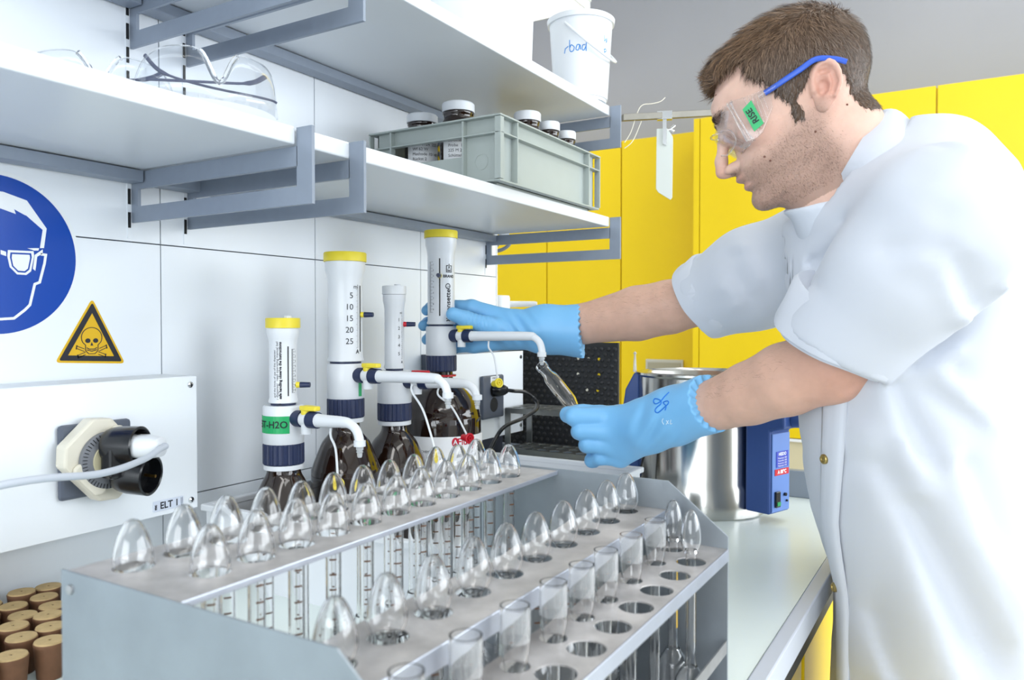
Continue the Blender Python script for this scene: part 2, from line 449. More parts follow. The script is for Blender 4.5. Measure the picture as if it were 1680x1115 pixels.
# ceiling lamp with white louvres
lamp = empty('ceiling_lamp', (2.60, 0.66, 2.66), 'white louvred fluorescent lamp above the yellow cabinets', 'lamp')
MB().box(-0.6, 0.6, -0.16, 0.16, 0.03, 0.09).build('housing', M['white'], lamp, smooth=0)
MB().box(-0.58, 0.58, -0.14, 0.14, 0.02, 0.029).build('diffuser', M['louvre'], lamp, smooth=0)
for k in range(22):
    MB().box(-0.585 + k * 0.055, -0.579 + k * 0.055, -0.15, 0.15, -0.01, 0.018).build('louvre', M['white'], lamp, smooth=0)
for y in (-0.155, 0.15): MB().box(-0.6, 0.6, y, y + 0.005, -0.015, 0.03).build('side_rail', M['white'], lamp, smooth=0)
for x in (-0.4, 0.4): MB().cyl((x, 0, 0.09), (x, 0, 0.74), 0.006).build('hanger', M['grey'], lamp)

# ------------------------------------------------------------------ bench
bench = empty('laboratory_bench', (0.3, -0.41, 0), 'long laboratory bench with a pale green glass top along the partition', 'bench')
def bb(*a): return MB().box(a[0] - 0.3, a[1] - 0.3, a[2] + 0.41, a[3] + 0.41, a[4], a[5])
bb(-1.1, 1.668, -0.806, -0.004, 0.872, 0.900).build('glass_top', M['bench'], bench, smooth=0)
bb(-1.1, 1.672, -0.8245, -0.8065, 0.868, 0.9012).build('front_edge', mat('edge_strip', '#c9ced8', 0.35), bench, smooth=0, bevel=0.002)
bb(1.655, 1.675, -0.806, 0.08, 0.9, 0.955).build('end_upstand', mat('blue_grey_upstand', '#8b95a3', 0.4), bench, smooth=0, bevel=0.002)
bb(-1.1, 1.64, -0.80, -0.01, 0.80, 0.871).build('dark_gap_strip', mat('dark_bench_gap', '#45484e', 0.5), bench, smooth=0)  # shade of the gap under the bench edge, put in as a dark strip
for i, x in enumerate((-1.05, -0.45, 0.15, 0.75, 1.20)):
    w = 0.58 if i < 3 else (0.43 if i == 3 else 0.42)
    u = empty('base_cabinet', (x + w / 2, -0.42, 0), 'yellow base cabinet under the bench, %s from the camera end' % ['first', 'second', 'third', 'fourth', 'fifth'][i], 'cabinet', 'yellow cabinets under the bench')
    MB().box(-w / 2, w / 2, -0.345, 0.36, 0.08, 0.795).build('carcass', M['yellow'], u, smooth=0)
    MB().box(-w / 2 + 0.002, w / 2 - 0.002, -0.365, -0.346, 0.09, 0.790).build('door', M['yellow'], u, smooth=0, bevel=0.001)
    MB().box(-w / 2, w / 2, -0.31, 0.36, 0.0, 0.079).build('plinth', M['slate'], u, smooth=0)

# ------------------------------------------------------------------ shelves
def shelf(x0, x1, zt, label, cat='shelf'):
    s = empty('wall_shelf', ((x0 + x1) / 2, 0, zt), label, cat, 'white shelf boards on the partition'); c = (x0 + x1) / 2
    MB().box(x0 - c, x1 - c, -0.3175, -0.004, -0.021, 0).build('board', M['shelf'], s, smooth=0, bevel=0.002)
    MB().box(x0 - c, x1 - c, -0.032, -0.004, -0.038, -0.0225).build('rear_rail', M['grey'], s, smooth=0, bevel=0.001)
    return s
ZL, ZU = 1.4825, 1.7195
shelf(-1.1, 0.652, ZL, 'lower white shelf with the clear safety glasses, left of the bracket pair')
shelf(0.662, 1.549, ZL, 'lower white shelf carrying the grey crate of jars')
shelf(-1.1, 0.652, ZU, 'upper white shelf at the top left corner, mostly out of view')
shelf(0.662, 1.549, ZU, 'upper white shelf carrying the white buckets')
def bracket(x, zt, label):
    """flat plate with a long slot: rear arm, top arm, bottom arm and front arm in one piece"""
    b = MB(); t = 0.0045
    z0, z1 = -0.0905, -0.001
    out = [(-0.002, z0), (-0.342, z0), (-0.342, z1), (-0.3185, z1), (-0.3185, -0.0225), (-0.002, -0.0225)]
    inn = [(-0.018, z0 + 0.022), (-0.3175, z0 + 0.022), (-0.3175, z0 + 0.022), (-0.3175, -0.046), (-0.3175, -0.046), (-0.018, -0.046)]
    b.box(-t / 2, t / 2, -0.342, -0.002, z0, z0 + 0.0215)
    b.box(-t / 2, t / 2, -0.3185, -0.002, -0.0455, -0.0225)
    b.box(-t / 2, t / 2, -0.016, -0.002, z0 + 0.0215, -0.0455)
    b.box(-t / 2, t / 2, -0.342, -0.3175, z0 + 0.0215, z1)
    o = b.build('shelf_bracket', M['grey'], smooth=0, loc=(x, 0, zt))
    return tag(o, label, 'bracket', 'grey slotted shelf brackets')
BL = M['grey']
bracket(0.656, ZL, 'grey slotted bracket under the lower shelf, nearest the round blue sign')
bracket(0.744, ZL, 'grey slotted bracket under the left end of the lower crate shelf')
bracket(1.553, ZL, 'grey slotted bracket at the far end of the lower shelf')
bracket(0.656, ZU, 'grey slotted bracket under the upper shelf, above the safety glasses')
bracket(0.744, ZU, 'grey slotted bracket under the left end of the upper bucket shelf')
bracket(1.553, ZU, 'grey slotted bracket at the far end of the upper shelf beside the bucket')

# ------------------------------------------------------------------ signs on the panels
SX, SZ = 0.4815, 1.336
sg = empty('eye_protection_sign', (SX, 0, SZ), 'round blue sign with a white head wearing goggles on the white panel', 'sign')
MB().lathe([(0.1, 0), (0.1, 0.0006)], 96, axis=(0, -1, 0)).build('white_rim', M['white'], sg, smooth=30)
MB().lathe([(0.0945, 0.0007), (0.0945, 0.0011)], 96, axis=(0, -1, 0)).build('blue_face', M['signblue'], sg, smooth=30)
def wp(*pts): return [Vector(p) - Vector((SX, 0, SZ)) for p in pts]
def sheet(mb, pts, y):
    return mb.prism([(p.x, y, p.z) for p in pts], (0, -0.0004, 0))
def mirror_poly(mb, pts, y, cx):
    sheet(mb, pts, y); sheet(mb, [Vector((2 * cx - p.x, 0, p.z)) for p in pts][::-1], y)
CX = -0.0105
def polystrip(mb, pts, w, y, closed=False):
    """line of constant width with mitred joints, one flat sheet"""
    P = [Vector(p) for p in pts]; n = len(P); L = []; R = []
    for i in range(n):
        a = P[i - 1] if (i or closed) else None; b = P[(i + 1) % n] if (i < n - 1 or closed) else None
        d1 = (P[i] - a).normalized() if a is not None else (b - P[i]).normalized(); d2 = (b - P[i]).normalized() if b is not None else d1
        n1 = Vector((-d1.z, 0, d1.x)); n2 = Vector((-d2.z, 0, d2.x)); m = (n1 + n2).normalized(); k = min(1 / max(m.dot(n1), .3), 2.5)
        L.append(P[i] + m * w / 2 * k); R.append(P[i] - m * w / 2 * k)
    for i in range(n if closed else n - 1):
        j = (i + 1) % n; sheet(mb, [L[i], L[j], R[j], R[i]], y)
hd = MB()
hair = wp((0.4896, 0.0000, 1.4108), (0.5165, 0.0000, 1.4040), (0.5397, 0.0000, 1.3722), (0.5361, 0.0000, 1.3477), (0.5313, 0.0000, 1.3473), (0.5349, 0.0000, 1.3702), (0.5156, 0.0000, 1.3857), (0.5142, 0.0000, 1.3859), (0.5016, 0.0000, 1.3917), (0.5036, 0.0000, 1.3861), (0.4866, 0.0000, 1.3906))
hair += [Vector((2 * CX - hair[0].x, 0, hair[-1].z)), Vector((2 * CX - hair[0].x, 0, hair[0].z))][0:0]
sheet(hd, hair, -0.0012)
sheet(hd, [Vector((2 * CX - p.x, 0, p.z)) for p in hair][::-1], -0.0012)
sheet(hd, [hair[0], hair[-1], Vector((2 * CX - hair[-1].x, 0, hair[-1].z)), Vector((2 * CX - hair[0].x, 0, hair[0].z))], -0.0012)
hd.build('white_hair', M['white'], sg, smooth=0)
fc = MB()
for mir in (False, True):
    path = wp((0.5323, 0.0000, 1.3398), (0.5382, 0.0000, 1.3395), (0.5366, 0.0000, 1.3288), (0.5304, 0.0000, 1.3050), (0.5246, 0.0000, 1.3025), (0.5185, 0.0000, 1.2768), (0.5127, 0.0000, 1.2707), (0.5000, 0.0000, 1.2603), (0.4769, 0.0000, 1.2587))
    if mir: path = [Vector((2 * CX - p.x, 0, p.z)) for p in path]
    polystrip(fc, path, 0.0031, -0.0012)
fc.build('white_face_outline', M['white'], sg, smooth=0)
outer = wp((0.4941, 0.0000, 1.3420), (0.5236, 0.0000, 1.3429), (0.5243, 0.0000, 1.3370), (0.5204, 0.0000, 1.3180), (0.5147, 0.0000, 1.3132), (0.5041, 0.0000, 1.3134), (0.4959, 0.0000, 1.3217), (0.4933, 0.0000, 1.3347))
ring_c = sum(outer, Vector()) / len(outer)
for mir in (False, True):
    gl = MB()
    f = (lambda p: Vector((2 * CX - p.x, 0, p.z))) if mir else (lambda p: p)
    for i in range(len(outer)):
        a, b = outer[i], outer[(i + 1) % len(outer)]
        sheet(gl, [f(a), f(b), f(ring_c + (b - ring_c) * 0.82), f(ring_c + (a - ring_c) * 0.82)], -0.0012)
    sheet(gl, [f(ring_c + (p - ring_c) * 0.68) for p in outer], -0.0012)
    sheet(gl, [f(p) for p in wp((0.5165, 0.0000, 1.3460), (0.5302, 0.0000, 1.3472), (0.5294, 0.0000, 1.3441), (0.5244, 0.0000, 1.3437))], -0.0012)
    sheet(gl, [f(p) for p in wp((0.5250, 0.0000, 1.3385), (0.5346, 0.0000, 1.3460), (0.5345, 0.0000, 1.3407), (0.5279, 0.0000, 1.3365), (0.5255, 0.0000, 1.3190), (0.5226, 0.0000, 1.3211))], -0.0012)
    sheet(gl, [f(p) for p in wp((0.4920, 0.0000, 1.3397), (0.4920, 0.0000, 1.3346), (0.4859, 0.0000, 1.3363), (0.4860, 0.0000, 1.3414))], -0.0012)
    gl.build('white_goggle', M['white'], sg, smooth=0)


tri = empty('toxic_warning_sign', (0.597, 0, 1.232), 'yellow triangular skull and crossbones sticker below the blue sign', 'sign')
T0 = Vector((0.597, 0, 1.232))
def round_poly(pts, r, n=5):
    out = []
    for i in range(len(pts)):
        p, a, b = pts[i], pts[i - 1], pts[(i + 1) % len(pts)]
        u = (a - p).normalized(); w = (b - p).normalized(); s = p + u * r * 1.7; e = p + w * r * 1.7
        for k in range(n + 1):
            t = k / n; out.append(s * (1 - t) ** 2 + p * 2 * t * (1 - t) + e * t * t)
    return out
tp = [Vector((0.5976, -0.0000, 1.2872)) - T0, Vector((0.5485, 0.0000, 1.2044)) - T0, Vector((0.6427, 0.0000, 1.1995)) - T0]
cc = sum(tp, Vector()) / 3
sc = lambda k: [cc + (p - cc) * k for p in tp]
sheet(m_ := MB(), round_poly(tp, 0.004), 0); m_.build('yellow_sheet', M['signyel'], tri, smooth=0)
bk = MB()
o_, i_ = round_poly(sc(0.90), 0.002), round_poly(sc(0.66), 0.0004)
for k in range(len(o_)):
    j = (k + 1) % len(o_); sheet(bk, [o_[k], o_[j], i_[j], i_[k]], -0.0005)
bk.build('black_border', M['ink'], tri, smooth=0)
sk = MB()
def strip(pts, w, closed=False):
    polystrip(sk, pts, w, -0.0005, closed)
# skull drawn about its own centre, metres
K = 0.0138
cran = [(math.cos(a) * 1.0, math.sin(a) * 0.95 + 0.35) for a in np.linspace(-0.5, math.pi + 0.5, 22)]
jaw = [(-0.62, -0.35), (-0.6, -0.9), (-0.3, -1.2), (0.3, -1.2), (0.6, -0.9), (0.62, -0.35)]
S0 = Vector((0.0, 0, 0.0005)) + Vector((cc.x, 0, cc.z))
sp = lambda pts: [S0 + Vector((x * K, 0, z * K)) for x, z in pts]
strip(sp(cran), 0.0009); strip(sp([cran[-1]] + jaw + [cran[0]]), 0.0009)
for sx in (-1, 1):
    sheet(sk, sp([(sx * 0.38 + 0.25 * math.cos(a), 0.05 + 0.22 * math.sin(a)) for a in np.linspace(0, 6.28, 13)[:-1]]), -0.0005)
    for z0, z1 in ((-0.45, -1.35),):
        for q in (0, 0.24):
            strip(sp([(sx * 0.72, -0.72 - q), (sx * 1.45, -0.42 - q)]), 0.0008); strip(sp([(sx * 0.62, -1.02 - q), (sx * 1.35, -1.30 - q)]), 0.0008)
        strip(sp([(sx * 1.43, -0.36), (sx * 1.50, -0.74)]), 0.0013); strip(sp([(sx * 1.38, -1.24), (sx * 1.31, -1.60)]), 0.0013)
sheet(sk, sp([(-0.13, -0.42), (0, -0.1), (0.13, -0.42)]), -0.0005)
strip(sp([(-0.5, -0.62), (-0.25, -0.75), (0.25, -0.75), (0.5, -0.62)]), 0.0011); strip(sp([(-0.48, -0.82), (0, -0.95), (0.48, -0.82)]), 0.0011)
sk.build('skull_drawing', M['ink'], tri, smooth=0)

# ------------------------------------------------------------------ service boxes with sockets
YB = -0.0745
b1 = empty('service_box', (0.2, 0, 1.09), 'white service box with grey socket plate and small ELT label', 'service box')
MB().box(-0.9, 0.499, YB + 0.002, -0.0005, -0.0895, 0.092).build('housing', M['white'], b1, smooth=0)
MB().box(-0.9, 0.500, YB, YB + 0.0019, -0.090, 0.0915).build('front_plate', M['wall'], b1, smooth=0, bevel=0.0008)
for z in (1.1705, 1.0122):
    s = MB().lathe([(0.0045, 0), (0.0042, 0.0012), (0.0025, 0.0022), (0, 0.0025)], 16, (0.6893 - 0.2, YB, z - 1.09), (0, -1, 0)).build('screw', M['chrome'], b1)
    MB().box(-0.0026, 0.0026, -0.0008, 0, -0.0005, 0.0005).box(-0.0005, 0.0005, -0.0008, 0, -0.0026, 0.0026).build('screw_slot', M['dark'], s, smooth=0, loc=(0.6893 - 0.2, YB - 0.0022, z - 1.09))
pl_ = MB().box(0.5072 - 0.2, 0.5975 - 0.2, YB - 0.009, YB, 1.0455 - 1.09, 1.1345 - 1.09).build('socket_plate', M['slate'], b1, smooth=0, bevel=0.0045, seg=2)
lb = MB().box(0.6315 - 0.2, 0.6765 - 0.2, YB - 0.0016, YB, 1.0067 - 1.09, 1.0205 - 1.09).build('name_plate', mat('name_plate', '#d9e0f0', 0.35), b1, smooth=0, bevel=0.0006)
t = MB(); text_plane(t, 'ELT 1', 0.0125, (0.655 - 0.2, YB - 0.0018, 1.0133 - 1.09), (1, 0, 0), (0, 0, 1), bold=0.0003, sx=.95)
text_plane(t, 'mc', 0.0055, (0.6345 - 0.2, YB - 0.0018, 1.0125 - 1.09), (0, 0, 1), (-1, 0, 0), bold=0.0003)
t.box(0.6725 - 0.2, 0.6731 - 0.2, YB - 0.0018, YB - 0.0016, 1.0085 - 1.09, 1.0190 - 1.09); t.box(0.6748 - 0.2, 0.6752 - 0.2, YB - 0.0018, YB - 0.0016, 1.0085 - 1.09, 1.0190 - 1.09)
t.build('lettering', M['ink'], lb, smooth=0)

# timer plugged into the socket, with a twin adapter
TC = Vector((0.5505, YB - 0.009, 1.091))
tm = empty('plug_timer', TC, 'cream octagonal plug-in timer with a grey dial in the grey socket', 'timer')
def oct_(a, b, cut, y, rot=0.0):
    pts = [(a, b - cut), (a - cut, b), (-a + cut, b), (-a, b - cut), (-a, -b + cut), (-a + cut, -b), (a - cut, -b), (a, -b + cut)]
    c, s = math.cos(rot), math.sin(rot)
    return [(x * c - z * s, y, x * s + z * c) for x, z in pts]
ROT = math.radians(42)
MB().prism(oct_(0.039, 0.048, 0.017, 0, ROT), (0, -0.021, 0)).build('body', M['cream'], tm, smooth=0, bevel=0.003)
for sx in (-1, 1):
    MB().prism(oct_(0.0095, 0.024, 0.006, -0.0212, ROT), (0, -0.006, 0)).build('clip', M['cream'], tm, smooth=0, bevel=0.002, loc=(sx * 0.030 * math.cos(ROT), 0, sx * 0.030 * math.sin(ROT)))
MB().lathe([(0.034, -0.0215), (0.034, -0.027), (0.031, -0.0285), (0.0, -0.0285)], 48, axis=(0, 1, 0)).build('dial', mat('dial_grey', '#767980', 0.5), tm)
tk = MB()
for k in range(48):
    a = k * math.pi / 24
    for r0, r1 in ((0.028, 0.0335),): tk.prism([(r * math.cos(a + d), -0.0287, r * math.sin(a + d)) for r, d in ((r0, -0.012), (r1, -0.012), (r1, 0.012), (r0, 0.012))], (0, -0.0006, 0))
tk.build('dial_tick_marks', M['dark'], tm, smooth=0, kind='stuff')
MB().lathe([(0.021, -0.0288), (0.021, -0.0315), (0.0, -0.0315)], 36, axis=(0, 1, 0)).build('dial_ring', mat('dial_cream', '#c9c2a2', 0.5), tm)
pm = MB()
for i, q in enumerate('ON OFF AUTO 6'.split()):
    text_plane(pm, q, 0.004, (-0.03 + i * 0.008, -0.0213, 0.036 - i * 0.0), (math.cos(ROT), 0, math.sin(ROT)), (-math.sin(ROT), 0, math.cos(ROT)))
ad = empty('twin_plug_adapter', TC + Vector((-0.004, -0.032, 0.003)), 'black round twin adapter on the cream timer, one socket empty', 'plug adapter')
def cup(name, c, ax, R=0.0225, L=0.045):
    o = MB().lathe([(R * 0.86, 0), (R * 0.93, 0.004), (R, 0.014), (R, L), (R - 0.002, L + 0.0012), (R - 0.0035, L), (R - 0.0035, L - 0.016), (0, L - 0.016)], 40, c, ax).build(name, M['black'], ad)
    return o
ax1 = Vector((0.42, -1, 0.02)).normalized(); ax2 = Vector((0.42, -1, -0.08)).normalized()
c1 = Vector((0.004, 0.004, 0.014)); c2 = Vector((0.016, 0.002, -0.019))
cup('upper_socket', c1, ax1, 0.0235, 0.040); s2_ = cup('lower_socket', c2, ax2, 0.0245, 0.040)
MB().box(-0.012, 0.024, -0.024, -0.001, -0.022, 0.016).build('bridge', M['black'], ad, smooth=0, bevel=0.004)
e2 = c2 + ax2 * 0.026
MB().cyl(e2 + Vector((0.006, 0, -0.002)), e2 + Vector((0.006, 0, -0.002)) + ax2 * 0.014, 0.0019).build('earth_pin', mat('brass', '#b08d4c', 0.3, metal=1), s2_)
MB().cyl(e2 + Vector((-0.009, 0, 0.0)), e2 + Vector((-0.009, 0, 0)) + ax2 * 0.0012, 0.0026).cyl(e2 + Vector((0.003, 0, 0.011)), e2 + Vector((0.003, 0, 0.011)) + ax2 * 0.0012, 0.0026).build('pin_holes', M['dark'], s2_)
# white plug with grey cable
pc = Vector(ad.location) + c1 + ax1 * 0.026
pg = empty('mains_plug', pc, 'white mains plug with a grey cable running out of view to the left', 'plug')
u = ax1.cross(Vector((0, 0, 1))).normalized(); w = u.cross(ax1)
def sec(t, a, b, n=24, dz=0.0): return [ax1 * t + u * (a * math.copysign(abs(math.cos(q)) ** .7, math.cos(q))) + w * (b * math.copysign(abs(math.sin(q)) ** .7, math.sin(q)) + dz) for q in np.linspace(0, 2 * math.pi, n + 1)[:-1]]
m_ = MB(); rows = [sec(0, .0185, .0135), sec(0.022, .0180, .0135), sec(0.034, .0150, .0125, dz=-.001), sec(0.040, .0125, .0115, dz=-.001), sec(0.042, .009, .0085, dz=-.001)]
v = [p for r in rows for p in r]; n = 24
m_.add(v, [(i * n + k, i * n + (k + 1) % n, (i + 1) * n + (k + 1) % n, (i + 1) * n + k) for i in range(4) for k in range(n)] + [tuple(range(n - 1, -1, -1)), tuple(range(4 * n, 5 * n))])
m_.build('plug_body', M['whitep'], pg, smooth=40)
sq = ax1 * 0.012 + w * 0.0138
MB().lathe([(0.0022, 0), (0.0022, 0.0006)], 12, sq, w).build('screw_hole', M['dark'], pg)
tip = ax1 * 0.042
cb = catmull([tip - ax1 * .004, tip + ax1 * 0.004, tip + Vector((-0.012, -0.012, -0.001)), tip + Vector((-0.05, -0.035, -0.006)), tip + Vector((-0.12, -0.07, -0.006)), tip + Vector((-0.24, -0.10, 0.004)), tip + Vector((-0.5, -0.12, -0.02))], 8)
MB().tube(cb, 0.0037, 12).build('cable', M['cable'], pg)

b2 = empty('service_box', (1.45, 0, 1.095), 'white service box with a black cable plugged in, behind the bottles', 'service box')
MB().box(1.303 - 1.45, 1.5985 - 1.45, YB + 0.003, -0.0005, 1.001 - 1.095, 1.189 - 1.095).build('housing', M['slate'], b2, smooth=0)
MB().box(1.303 - 1.45, 1.5995 - 1.45, YB, YB + 0.0029, 1.000 - 1.095, 1.1895 - 1.095).build('front_plate', M['wall'], b2, smooth=0, bevel=0.0008)
for z in (1.1755, 1.0145):
    MB().lathe([(0.005, 0), (0.0045, 0.0015), (0, 0.0025)], 16, (1.588 - 1.45, YB, z - 1.095), (0, -1, 0)).build('screw', M['chrome'], b2)
pl2 = MB().box(1.411 - 1.45, 1.498 - 1.45, YB - 0.010, YB, 1.045 - 1.095, 1.140 - 1.095).build('socket_plate', M['slate'], b2, smooth=0, bevel=0.004)
for z in (1.108, 1.075):
    MB().lathe([(0.016, 0), (0.015, 0.0008)], 28, (1.4545 - 1.45, YB - 0.0100, z - 1.095), (0, -1, 0)).build('socket_well', M['dark'], pl2)
st = MB().box(1.440 - 1.45, 1.474 - 1.45, YB - 0.0108, YB - 0.010, 1.1235 - 1.095, 1.138 - 1.095).build('paper_label', M['paper'], pl2, smooth=0)
t = MB(); text_plane(t, '4TB07LN', 0.0062, (1.457 - 1.45, YB - 0.0111, 1.1335 - 1.095), (1, 0, 0), (0, 0, 1)); text_plane(t, '16A 230V', 0.0062, (1.457 - 1.45, YB - 0.0111, 1.1275 - 1.095), (1, 0, 0), (0, 0, 1))
t.build('lettering', M['ink'], pl2, smooth=0)
MB().box(1.31 - 1.45, 1.42 - 1.45, -0.020, -0.0005, 0.9 - 1.095, 0.9995 - 1.095).build('lower_cover', mat('grey_cover', '#8d99a6', 0.4), b2, smooth=0)
MB().box(1.421 - 1.45, 1.5985 - 1.45, -0.018, -0.0005, 0.9 - 1.095, 0.9995 - 1.095).build('dark_lower_cover', mat('dark_cover', '#3a3d48', 0.45), b2, smooth=0)
kp = empty('black_power_plug', (1.4545, YB - 0.011, 1.108), 'black angled power plug with a looping black cable in the far service box', 'plug')
MB().lathe([(0.0145, 0), (0.0145, 0.012), (0.011, 0.024), (0.007, 0.030)], 24, axis=(0.25, -1, 0)).build('plug_body', M['black'], kp)
cb = catmull([(0.006, -0.026, 0.0), (0.016, -0.040, -0.002), (0.040, -0.055, -0.006), (0.058, -0.070, -0.022), (0.040, -0.085, -0.040), (-0.01, -0.080, -0.056), (-0.07, -0.062, -0.075), (-0.11, -0.05, -0.13)], 8)
MB().tube(cb, 0.0042, 10).build('cable', M['black'], kp)

# ------------------------------------------------------------------ white plastic tub that holds the bottles
tub = empty('plastic_tub', (0.98, -0.285, 0.9), 'shallow white plastic tub holding the four brown bottles', 'tub')
TX0, TX1, TY0, TY1, TH = -0.270, 0.300, -0.210, 0.205, 0.1035
b = MB()
for (x0, x1, y0, y1) in ((TX0, TX0 + .004, TY0, TY1), (TX1 - .004, TX1, TY0, TY1), (TX0 + .004, TX1 - .004, TY0, TY0 + .004), (TX0 + .004, TX1 - .004, TY1 - .004, TY1)): b.box(x0, x1, y0, y1, 0.0, TH - 0.008)
b.box(TX0 + .004, TX1 - .004, TY0 + .004, TY1 - .004, 0.0, 0.004)
b.build('basin', M['whitep'], tub, smooth=0)
b = MB(); g = 0.006
for (x0, x1, y0, y1) in ((TX0 - g, TX0 + .005, TY0 - g, TY1 + g), (TX1 - .005, TX1 + g, TY0 - g, TY1 + g), (TX0 + .005, TX1 - .005, TY0 - g, TY0 + .005), (TX0 + .005, TX1 - .005, TY1 - .005, TY1 + g)): b.box(x0, x1, y0, y1, TH - .0095, TH)
b.build('rim', M['whitep'], tub, smooth=0, bevel=0.002)

# ------------------------------------------------------------------ bottle-top dispensers
ZT = 0.9045
CAMD = Vector((0, -1.0, 0))
def dispenser(x, y, cap_bot, bottle_r, kind, label, noz_px, tip_off, tube_r, top_h, capcol, lever, marks, facing=None):
    """kind: shoulder shape.  cap_bot: height of the screw cap's lower edge above the tub floor"""
    c = empty('dispenser_bottle', (x, y, ZT), label, 'bottle', 'brown bottles with white bottle-top dispensers')
    neck = 0.0215 if kind != 'conical' else 0.0225
    R = bottle_r; H = cap_bot
    if kind == 'conical': prof = [(0, 0), (R - .006, 0), (R, .006), (R, H * .46), (R * .97, H * .54), (R * .80, H * .69), (neck + .007, H * .84), (neck + .001, H * .92), (neck, H + .008)]
    elif kind == 'big': prof = [(0, 0), (R - .008, 0), (R, .008), (R, H * .62), (R * .985, H * .69), (R * .90, H * .77), (R * .66, H * .86), (neck + .010, H * .905), (neck + .002, H * .93), (neck, H * .95), (neck, H + .008)]
    else: prof = [(0, 0), (R - .006, 0), (R, .006), (R, H * .56), (R * .97, H * .63), (R * .83, H * .73), (neck + .014, H * .82), (neck + .004, H * .88), (neck, H * .93), (neck, H + .008)]
    MB().lathe([tuple(p) for p in catmull([(r, t, 0) for r, t in prof], 3)] and [(max(p.x, 0), p.y) for p in catmull([(r, t, 0) for r, t in prof], 3)], 48).build('bottle', M['amber'], c, smooth=60)
    # screw cap with ribs
    b = MB(); n = 96
    cap_r = 0.0285; prof = []
    for t, k in ((0, .97), (.0015, 1.0), (.0275, 1.0), (.029, .97)):
        prof.append((t, k))
    v = []
    for t, k in prof:
        for i in range(n):
            rr = cap_r * k - (0.0011 if i % 4 == 0 else 0.0)
            v.append((rr * math.cos(2 * math.pi * i / n), rr * math.sin(2 * math.pi * i / n), H + t))
    b.add(v, [(j * n + i, j * n + (i + 1) % n, (j + 1) * n + (i + 1) % n, (j + 1) * n + i) for j in range(3) for i in range(n)] + [tuple(range(n - 1, -1, -1)), tuple(range(3 * n, 4 * n))])
    b.build('screw_cap', M['navy'], c, smooth=25)
    if kind != 'big': MB().lathe([(.024, H - .008), (.0275, H - .007), (.0275, H - .0005), (.024, H)], 40).build('collar_ring', M['whitep'], c)
    else: MB().lathe([(.0235, H - .010), (.0275, H - .0095), (.0275, H - .0065), (.0235, H - .006)], 40).build('red_seal_ring', M['redp'], c)
    zb = H + .029; vb = zb + .0535
    MB().lathe([(.0275, zb), (.0282, zb + .001), (.0282, vb - .003), (.0265, vb), (.02, vb)], 48).build('valve_block', M['whitep'], c)
    MB().lathe([(tube_r * .9, vb), (tube_r * .9, vb + .004)], 32).build('dark_seal', M['navy'], c)
    zt = vb + .003; T = top_h
    barrel = MB().lathe([(tube_r * .97, zt), (tube_r * 1.06, zt + .001), (tube_r * 1.06, zt + .004), (tube_r, zt + .007), (tube_r, zt + T * .80), (tube_r * 1.06, zt + T * .86), (tube_r * 1.16, zt + T * .92), (tube_r * 1.16, zt + T)], 48).build('barrel', M['whitep'], c)
    cm = {'yellow': M['yellowp'], 'white': M['whitep']}[capcol]
    zc = zt + T + .0003
    MB().lathe([(tube_r * 1.24, zc), (tube_r * 1.24, zc + .0125), (tube_r * 1.2, zc + .014), (0, zc + .014)], 48).build('top_cap', cm, c)
    MB().lathe([(.006, zc + .0142), (.0055, zc + .017), (0, zc + .0175)], 20, (tube_r * .3, -tube_r * .2, 0)).build('top_button', M['whitep'], c)
    va = math.atan2(-1.0 - y, 0 - x)                     # direction that faces the room end of the bench
    if facing is None: facing = va
    # scale slider and slot
    sa = marks['slider']; ss = marks.get('slot', sa)
    sl = MB(); patch_cyl(sl, (0, 0, 0), tube_r + .0004, ss - .045, ss + .045, zt + T * .10, zt + T * .76, 3); sl.build('slider_slot', M['dark'], c, smooth=0)
    d = Vector((math.cos(sa), math.sin(sa), 0)); ks = Vector((0, 0, zt + T * marks['pos']))
    k_ = MB().cyl(ks + d * (tube_r - .001), ks + d * (tube_r + .005), .0045, .004).build('slider_collar', M['yellowp'] if marks.get('red') is None else M['redp'], c)
    MB().cyl(ks + d * (tube_r + .005), ks + d * (tube_r + .019), .0042, .0036).build('slider_knob', M['navy'], k_)
    tx = MB()
    z0, z1 = zt + T * .14, zt + T * .72
    if marks.get('nums'):
        na = marks['num_ang']; N = len(marks['nums'])
        for i, q in enumerate(marks['nums']):
            z = z1 - (z1 - z0) * (i + .55) / (N + .1)
            text_cyl(tx, q, marks['size'], (0, 0, 0), tube_r + .0004, na - marks.get('numoff', .0), z, align='RIGHT')
        for i in range(N * 10 + 1):
            z = z1 - (z1 - z0) * i / (N * 10); wdt = .16 if i % 5 == 0 else .10
            patch_cyl(tx, (0, 0, 0), tube_r + .0004, na + .30 - wdt, na + .30, z, z + .00035, 2)
        text_cyl(tx, 'ml', marks['size'] * .7, (0, 0, 0), tube_r + .0004, na + .12, z1 + .004)
        text_cyl(tx, 'A', marks['size'] * .7, (0, 0, 0), tube_r + .0004, na + .22, z0 - .006, bold=.0002)
    if marks.get('fine'):
        na = marks['fine']
        for i in range(81):
            z = z1 - (z1 - z0) * i / 80; wdt = .30 if i % 5 == 0 else .14
            patch_cyl(tx, (0, 0, 0), tube_r + .0004, na, na + wdt, z, z + .00035, 2)
        for i in range(9): text_cyl(tx, str(i + 1), .0045, (0, 0, 0), tube_r + .0004, na + .36, z1 - (z1 - z0) * (i + .5) / 9)
    for (s_, ang, zz, size, vert, bold) in marks.get('text', []):
        text_cyl(tx, s_, size, (0, 0, 0), tube_r + .0004, ang, zt + T * zz, vertical=vert, bold=bold)
